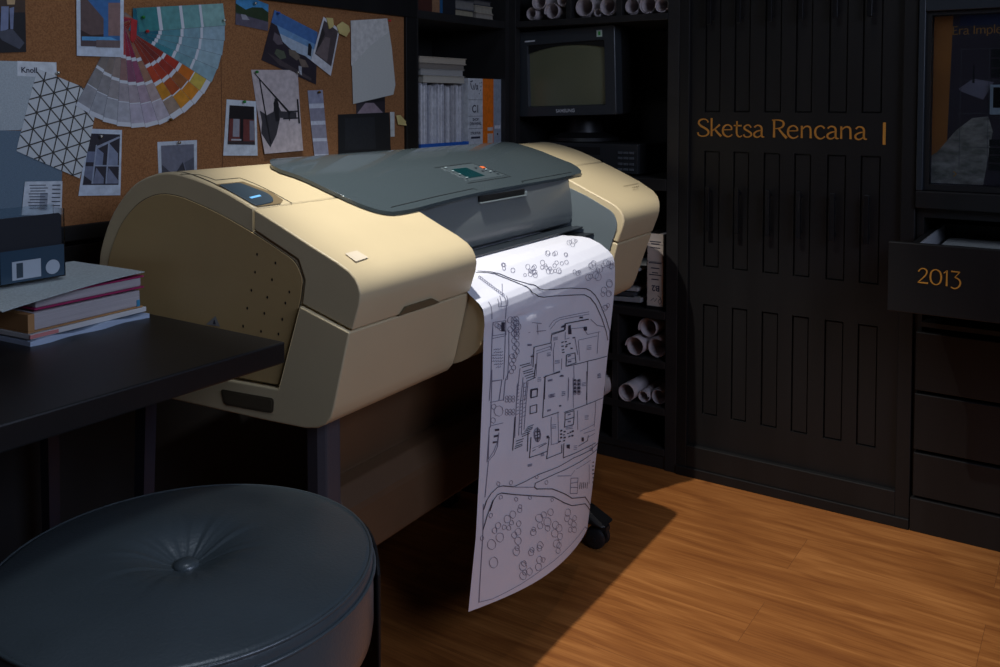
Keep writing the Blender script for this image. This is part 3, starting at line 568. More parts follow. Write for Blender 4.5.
hb = MB(); hb.box(-.150, -.134, .61, .823, .9635, .9665).box(-.150, -.134, .8235, .8265, .9635, .976)
hd = build('handle', hb, GREYP, pr, local=True, bevel=.002)
build('handle_shade', MB().box(-.1445, -.1405, .612, .823, .967, .981), DARK, hd, local=True, label='black block for the shade in the handle')  # solid black block in place of the shade behind the handle
HOUS = fillet([(-.31, .838), (-.07, .841), (-.028, .832), (.004, .808), (.022, .792), (.032, .770), (.029, .715), (-.015, .678), (-.055, .664), (-.31, .657)], [0, .02, .02, .02, .015, .02, .03, .03, .02, 0], 4)
build('platen', MB().box(-.23, -.07, NI + .002, FI - .006, .8385, .8425), mat('black platen', (28, 32, 36), .4), pr, local=True)
build('exit_shade_strip', MB().box(-.148, -.101, NI + .004, FI - .007, .8545, .8585), mat('dark exit shade', (40, 46, 52), .35, bump=(40, .2, (1, .1, 1))), pr, local=True, bevel=.001)  # dark plate added for the shaded strip of paper below the window
build('front_housing', yprism(HOUS, NI + .003, .958), CREAM, pr, **K)
build('guide_block', yprism(fillet([(-.31, .836), (-.10, .836), (-.055, .82), (-.05, .70), (-.09, .66), (-.31, .657)], [0, .02, .02, .02, .02, 0], 4), .9585, FI - .006), GREYD, pr, **K)
build('output_guide', yprism([(.006, .812), (.024, .797), (.035, .776), (.032, .772), (.022, .792), (.004, .807)], NI + .004, NI + .03), mat('guide grey green', (120, 128, 118), .4), pr, local=True)

# stand
build('media_bin', MB().prism([(-.15, .127, .645), (-.19, .127, .475), (-.19, .127, .46), (-.20, .127, .46), (-.16, .127, .645)], [(-.15, 1.0, .645), (-.19, 1.0, .475), (-.19, 1.0, .46), (-.20, 1.0, .46), (-.16, 1.0, .645)]), BROWN, pr, local=True)
CB = [(-.19, .472), (-.158, .466), (-.132, .432), (-.130, .420), (-.130, .330), (-.136, .323), (-.19, .323)]
build('crossbar', yprism(CB, .127, 1.0), BROWN, pr, local=True, bevel=.003)
CLG = mat('caster plastic', (34, 34, 36), .4)
for y in (.09, 1.04):
    lg = build('leg', MB().prism(*[[(-.168, y - .028, z), (-.14, y - .028, z), (-.125, y - .018, z), (-.125, y + .018, z), (-.14, y + .028, z), (-.168, y + .028, z)] for z in (.10, .644)]), STAND, pr, local=True, bevel=.004)
    ft = build('foot', MB().prism([(-.56, y - .035, .07), (-.01, y - .035, .07), (.0, y - .025, .07), (.0, y + .025, .07), (-.01, y + .035, .07), (-.56, y + .035, .07)], [(-.52, y - .03, .115), (-.10, y - .03, .115), (-.05, y - .02, .10), (-.05, y + .02, .10), (-.10, y + .03, .115), (-.52, y + .03, .115)]), RUBBER, pr, local=True, bevel=.004)
    for x in (-.035, -.52):
        cm = MB()
        for dy in (-.016, .016):
            cm.lathe([(.0001, -.009), (.020, -.009), (.026, -.006), (.0285, 0), (.026, .006), (.020, .009), (.0001, .009)], (x, y + dy, .0285), 24, axis='y')
        cw = build('caster', cm, CLG, pr, local=True, smooth=40)
        hm = MB(); hm.lathe([(.0001, .0), (.012, .0), (.012, .012), (.0001, .012)], (x + .012, y, .060), 14)
        arc = [(x + .032 * math.cos(t), .0285 + .032 * math.sin(t)) for t in [PI * (.05 + .9 * k / 10) for k in range(11)]]
        arc += [(x + .026 * math.cos(t), .0285 + .026 * math.sin(t)) for t in [PI * (.95 - .9 * k / 10) for k in range(11)]]
        hm.prism([(a, y - .005, b) for a, b in arc], [(a, y + .005, b) for a, b in arc]); hm.lathe([(.0001, -.028), (.005, -.028), (.005, .028), (.0001, .028)], (x, y, .0285), 10, axis='y')
        hm.box(x - .004, x + .03, y - .012, y + .012, .050, .062)
        build('fork', hm, CLG, cw, local=True, smooth=40)

# ------------------------------------------------------------------ the plan coming out of the printer
ST = [(-.20, .856, -.20, .856), (-.103, .851, -.103, .849), (-.05, .849, -.045, .850), (-.02, .838, -.022, .847), (.006, .815, .006, .836), (.027, .8005, .030, .8195), (.035, .791, .041, .808), (.038, .778, .0455, .794), (.039, .762, .047, .773), (.038, .745, .046, .735), (.034, .65, .036, .63), (.027, .569, .029, .54), (.020, .467, .019, .42), (.010, .322, .001, .27), (-.010, .160, -.020, .095)]
RL = Matrix.Rotation(TH, 3, 'Z'); P0 = Vector((-1.03, 1.107, 0))
rw = random.Random(11); DENT = [(rw.uniform(.1, .95), rw.uniform(.62, .86), rw.uniform(.02, .05), rw.uniform(-.0035, .0035), rw.uniform(.2, 1.2)) for _ in range(26)]
def sheet_pt(u, v, lift=0.0):
    n = len(ST) - 1; t = min(max(v, 0), .99999) * n; i = int(t); f = t - i
    c = [a * (1 - f) + b * f for a, b in zip(ST[i], ST[i + 1])]
    x = c[0] * (1 - u) + c[2] * u; z = c[1] * (1 - u) + c[3] * u; w = max(0, (v - .62) / .38) ** 1.5
    x += .045 * w * 4 * u * (1 - u); y = .345 + .61 * u + (.5 - u) * .035 * w
    if v > .6:
        for du, dv, r, h, sl in DENT:
            a = (u - du) + (v - dv) * sl; b = (v - dv) - (u - du) * .4
            x += h * math.exp(-(a * a + b * b * 6) / (r * r))
    x += .0012 * math.sin(9 * u + 17 * v) * min(1, max(0, (v - .55) * 8))
    return Vector((x, y, z))
def sheet_w(u, v, lift):
    e = .002; p = sheet_pt(u, v); a = sheet_pt(min(u + e, 1), v) - sheet_pt(max(u - e, 0), v); b = sheet_pt(u, min(v + e, 1)) - sheet_pt(u, max(v - e, 0))
    n = a.cross(b); n.normalize()
    if n.x < 0 and n.z < .3 or n.z < -.2: n = -n
    if n.x + n.z < 0: n = -n
    return RL @ (p + n * (lift + .0012)) + P0
pm = MB(); NU, NV = 34, 112
vs = [sheet_w(i / NU, j / NV, 0) for j in range(NV + 1) for i in range(NU + 1)]
pm.add(vs, [(j * (NU + 1) + i, j * (NU + 1) + i + 1, (j + 1) * (NU + 1) + i + 1, (j + 1) * (NU + 1) + i) for j in range(NV) for i in range(NU)], 0)
